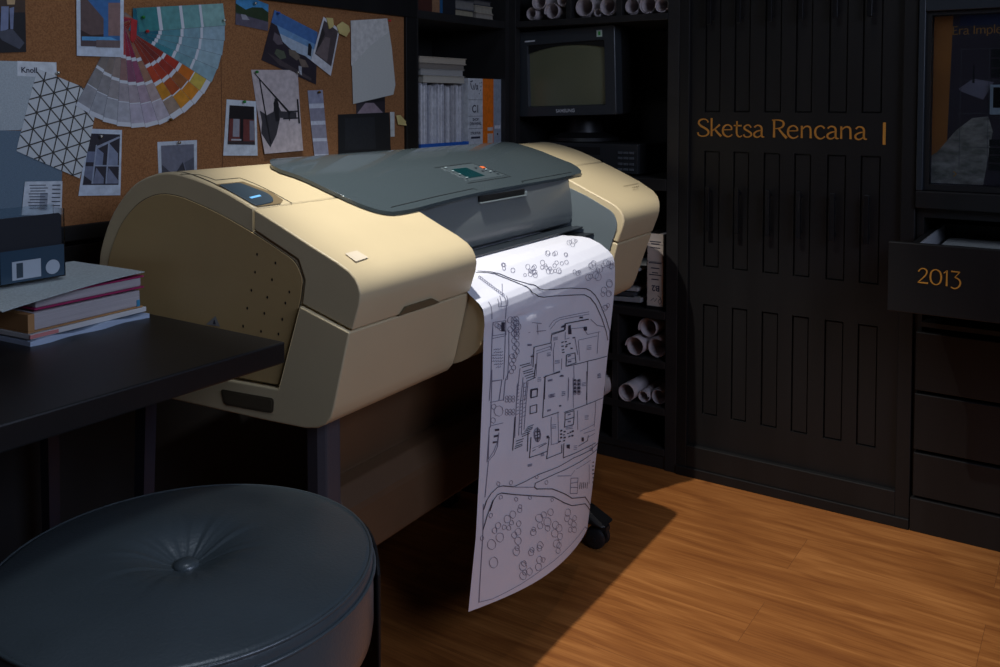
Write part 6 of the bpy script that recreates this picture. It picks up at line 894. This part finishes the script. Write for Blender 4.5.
pn.face([(-1.0915, PY + .026, .1005), (-.4685, PY + .026, .1005), (-.4685, PY + .026, 2.2), (-1.0915, PY + .026, 2.2)])
for a, b in (((-1.0915, .1005), (-.4685, .1005)), ((-1.0915, 2.2), (-.4685, 2.2)), ((-1.0915, .1005), (-1.0915, 2.2)), ((-.4685, .1005), (-.4685, 2.2))): pn.face([(a[0], PY, a[1]), (b[0], PY, b[1]), (b[0], PY + .026, b[1]), (a[0], PY + .026, a[1])])
dp_ = build('door', pn, BLACK, sc_)
for a, b in cols:
    xm = (a + b) / 2 - .004
    for z0, z1_ in ((.795, .935), (1.438, 1.58)):
        hm = MB().box(xm - .007, xm + .007, PY - .030, PY - .020, z0, z1_).box(xm - .005, xm + .005, PY - .020, PY + .0005, z0 + .012, z0 + .022).box(xm - .005, xm + .005, PY - .020, PY + .0005, z1_ - .022, z1_ - .012)
        build('handle', hm, BRASS, dp_, bevel=.0015, label='black bar handle')
lt = MB(); letters(lt, 'Sketsa Rencana', (-1.071, PY, 1.092), (1, 0, 0), (0, 0, 1), .053, .508, 0, .002, .88); lt.stroke([(-.521, PY, 1.139), (-.512, PY, 1.139), (-.512, PY, 1.139)][:0] or [(-.517, PY, 1.078), (-.517, PY, 1.141)], .0075, (0, -1, 0), .002)
build('lettering', lt, GOLD, sc_, label='gold raised lettering')

# ------------------------------------------------------------------ display case above drawers
dc = thing('drawer_cabinet', 'black drawer cabinet at the right with a pulled out upper drawer', 'drawer cabinet', (-.05, 2.95, 0))
DX0, DX1 = -.4285, .42
build('carcass', MB().box(DX0, DX0 + .018, DW + .022, 3.16, .03, .955).box(DX1 - .018, DX1, DW + .022, 3.16, .03, .955).box(DX0 + .018, DX1 - .018, 3.13, 3.16, .03, .955).box(DX0 + .018, DX1 - .018, DW + .022, 3.13, .03, .06).box(DX0 + .018, DX1 - .018, DW + .006, 3.13, .577, .590), BLACK, dc)
build('plinth', MB().box(DX0, DX1, DW - .004, DW + .02, 0, .094), BLACK, dc, bevel=.002)
build('ledge', MB().box(DX0, DX1, DW - .012, 3.13, .908, .955), BLACK, dc, bevel=.002); build('rail', MB().box(DX0, DX1, DW + .02, DW + .04, .880, .9075), BLACK, dc)
for z0, z1_ in ((.100, .222), (.232, .389), (.399, .562)):
    d_ = build('drawer', MB().box(DX0 + .006, DX1 - .006, DW + .001, DW + .020, z0, z1_), BLACK, dc, bevel=.002)
    build('drawer_box', MB().box(DX0 + .04, DX1 - .04, DW + .0205, 3.10, z0 + .02, z1_ - .03), BLACK, d_)
OY = 2.40
dr = MB().box(-.440, .43, OY, OY + .019, .680, .853)
od = build('drawer', dr, BLACK, dc, bevel=.002)
build('drawer_box', MB().box(-.405, -.390, OY + .0195, 2.98, .692, .838).box(.380, .395, OY + .0195, 2.98, .692, .838).box(-.390, .380, 2.965, 2.98, .692, .838).box(-.390, .380, OY + .0195, 2.965, .692, .700), BLACK, od)
build('runner', MB().box(-.3895, -.3865, OY + .02, 2.96, .72, .836), mat('drawer side grey', (150, 152, 156), .4), od, label='grey inner side')
lt = MB(); letters(lt, '2013', (-.3735, OY, .757), (1, 0, 0), (0, 0, 1), .037, .098, 0, .002, .8); build('lettering', lt, GOLD, od, label='gold year number')
PGp = 'prints stacked in the open drawer'
for i, (c, x0, x1_, y0, y1, z, h, lb) in enumerate([((150, 150, 148), -.37, .36, 2.44, 2.92, .7005, .075, 'thick stack of grey prints filling the open drawer'), ((176, 178, 172), -.368, -.02, 2.45, 2.90, .776, .030, 'pale print on top of the stack in the open drawer'), ((90, 120, 80), -.015, .33, 2.46, 2.90, .776, .026, 'print with green picture at the right in the open drawer')]):
    tag(build('print_stack', MB().box(x0, x1_, y0, y1, z, z + h), paint(*c), bevel=.002), lb, 'print', PGp)
# glazed case: frame, coloured back board, glass
ca = thing('display_case', 'glazed black display case with gold heading above the open drawer', 'display case', (-.05, 2.95, .956))
build('frame', MB().box(DX0, -.4115, DW - .010, DW + .06, .956, 2.3).box(.40, .42, DW - .010, DW + .06, .956, 2.3).box(-.4115, .40, DW - .010, DW + .06, 1.445, 1.52).box(-.4115, .40, DW - .004, DW + .06, 1.52, 2.3), mat('display frame', (40, 46, 52), .4), ca, bevel=.002)
build('inner_frame', MB().box(-.411, -.398, DW + .004, DW + .02, .958, 1.444).box(.385, .399, DW + .004, DW + .02, .958, 1.444).box(-.398, .385, DW + .004, DW + .02, 1.434, 1.444).box(-.398, .385, DW + .004, DW + .02, .958, .973), RUBBER, ca)
bb = MB(); YB = DW + .052
def bq(x0, x1_, z0, z1_, mi, k=0): bb.face([(x0, YB - .0003 * k, z0), (x1_, YB - .0003 * k, z0), (x1_, YB - .0003 * k, z1_), (x0, YB - .0003 * k, z1_)], mi)
bb.box(-.411, .399, YB + .0002, YB + .006, .957, 1.4445, 0)
MOTTLED = mat('panel mottled grey', (160, 150, 140), .7, mottle=(30, .5, (1, 1, 2)))
bms = [mat('panel purple', (66, 54, 64), .6), mat('panel orange', (196, 120, 54), .7, mottle=(9, .18)), MOTTLED, mat('panel black', (18, 18, 20), .5), mat('panel line', (96, 92, 98), .6), mat('panel blue', (40, 48, 84), .6), mat('panel mauve', (140, 130, 142), .6), mat('panel pale', (150, 160, 170), .5)]
bb.face([(-.399, YB - .0003, 1.0), (-.362, YB - .0003, 1.05), (-.352, YB - .0003, 1.434), (-.399, YB - .0003, 1.434)], 1)  # flat patches on the board: orange, mottled grey and mauve
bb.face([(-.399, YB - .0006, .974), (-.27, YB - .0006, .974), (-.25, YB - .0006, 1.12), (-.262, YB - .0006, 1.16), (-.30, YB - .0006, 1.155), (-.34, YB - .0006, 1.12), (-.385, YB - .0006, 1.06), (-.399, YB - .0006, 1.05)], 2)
bb.face([(-.335, YB - .0006, 1.235), (-.30, YB - .0006, 1.262), (-.25, YB - .0006, 1.252), (-.275, YB - .0006, 1.205), (-.33, YB - .0006, 1.228)], 6); bb.face([(-.302, YB - .0008, 1.25), (-.296, YB - .0008, 1.25), (-.297, YB - .0008, 1.30), (-.301, YB - .0008, 1.30)], 3)
bq(-.335, .39, 1.405, 1.434, 5, 1)
for z in (1.342, 1.258, 1.168, 1.076): bb.stroke([(-.335, YB - .001, z), (.38, YB - .001, z)], .0012, (0, -1, 0), 0, 4)
for x in (-.330, -.262, -.18, -.1, 0, .1, .2, .3): bb.stroke([(x, YB - .001, 1.02), (x, YB - .001, 1.342)], .0012, (0, -1, 0), 0, 4)
for z0, z1_ in ((1.318, 1.34), (1.292, 1.314), (1.264, 1.288), (1.08, 1.098), (1.058, 1.076), (1.036, 1.054), (1.014, 1.032)): bq(-.258, -.185, z0, z1_, 3, 5)
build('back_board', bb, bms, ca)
hm = MB(); letters(hm, 'Era Imple', (-.3545, YB, 1.383), (1, 0, 0), (0, 0, 1), .022, .122, 0, .001); hm.stroke([(-.343, YB - .001, .994), (-.336, YB - .001, 1.001), (-.343, YB - .001, 1.008)], .003, (0, -1, 0)); build('lettering', hm, GOLD, ca, label='gold heading')
pc = MB().box(-.258, -.19, YB - .012, YB - .0015, 1.165, 1.245); pcm = build('computer_model', pc, mat('pale plastic', (176, 186, 194), .5), ca, bevel=.002, label='small pale computer plaque'); build('screen', MB().box(-.250, -.198, YB - .0132, YB - .0121, 1.183, 1.238), DARK, pcm)
build('glass', MB().box(-.398, .386, DW + .010, DW + .013, .973, 1.434), CLEAR, ca)

# ------------------------------------------------------------------ light: ceiling spots and added cool fills
w = bpy.data.worlds.new('room'); scene.world = w; w.use_nodes = True
w.node_tree.nodes['Background'].inputs[0].default_value = (.5, .62, .8, 1); w.node_tree.nodes['Background'].inputs[1].default_value = .035
def spot(name, loc, aim, power, col, size, blend, rad=.03):
    l = bpy.data.lights.new(name, 'SPOT'); l.energy = power; l.color = col; l.spot_size = math.radians(size); l.spot_blend = blend; l.shadow_soft_size = rad
    o = bpy.data.objects.new(name, l); COL.objects.link(o); o.location = loc; o.rotation_euler = (Vector(aim) - Vector(loc)).to_track_quat('-Z', 'Y').to_euler(); return o
def area(name, loc, aim, power, col, sx, sy):
    l = bpy.data.lights.new(name, 'AREA'); l.energy = power; l.color = col; l.shape = 'RECTANGLE'; l.size = sx; l.size_y = sy
    o = bpy.data.objects.new(name, l); COL.objects.link(o); o.location = loc; o.rotation_euler = (Vector(aim) - Vector(loc)).to_track_quat('-Z', 'Y').to_euler(); return o
spot('ceiling_spot', (-1.07, 1.17, 2.66), (-1.06, 2.02, 0), 186, (1, .97, .92), 51, .62, .016)
spot('ceiling_spot', (-.60, 2.25, 2.66), (-.80, 2.5, 0), 9, (1, .90, .78), 52, .9, .03)
area('cool_side_fill', (1.7, .6, 2.15), (-1.2, 1.0, .6), 34, (.62, .72, 1), 1.5, 1.0)  # added cool fill from the right, for paper front, board and stool
area('cool_top_fill', (-.98, .80, 2.66), (-1.0, .80, 0), 4.5, (.74, .85, 1), .45, .45)  # added soft fill overhead, to brighten stool and desk side
vs = scene.view_settings; scene.display_settings.display_device = 'sRGB'; vs.view_transform = 'Standard'; vs.look = 'None'; vs.gamma = 1.0; vs.exposure = 0.0; vs.use_curve_mapping = False
scene.cycles.use_denoising = True; scene.cycles.max_bounces = 8
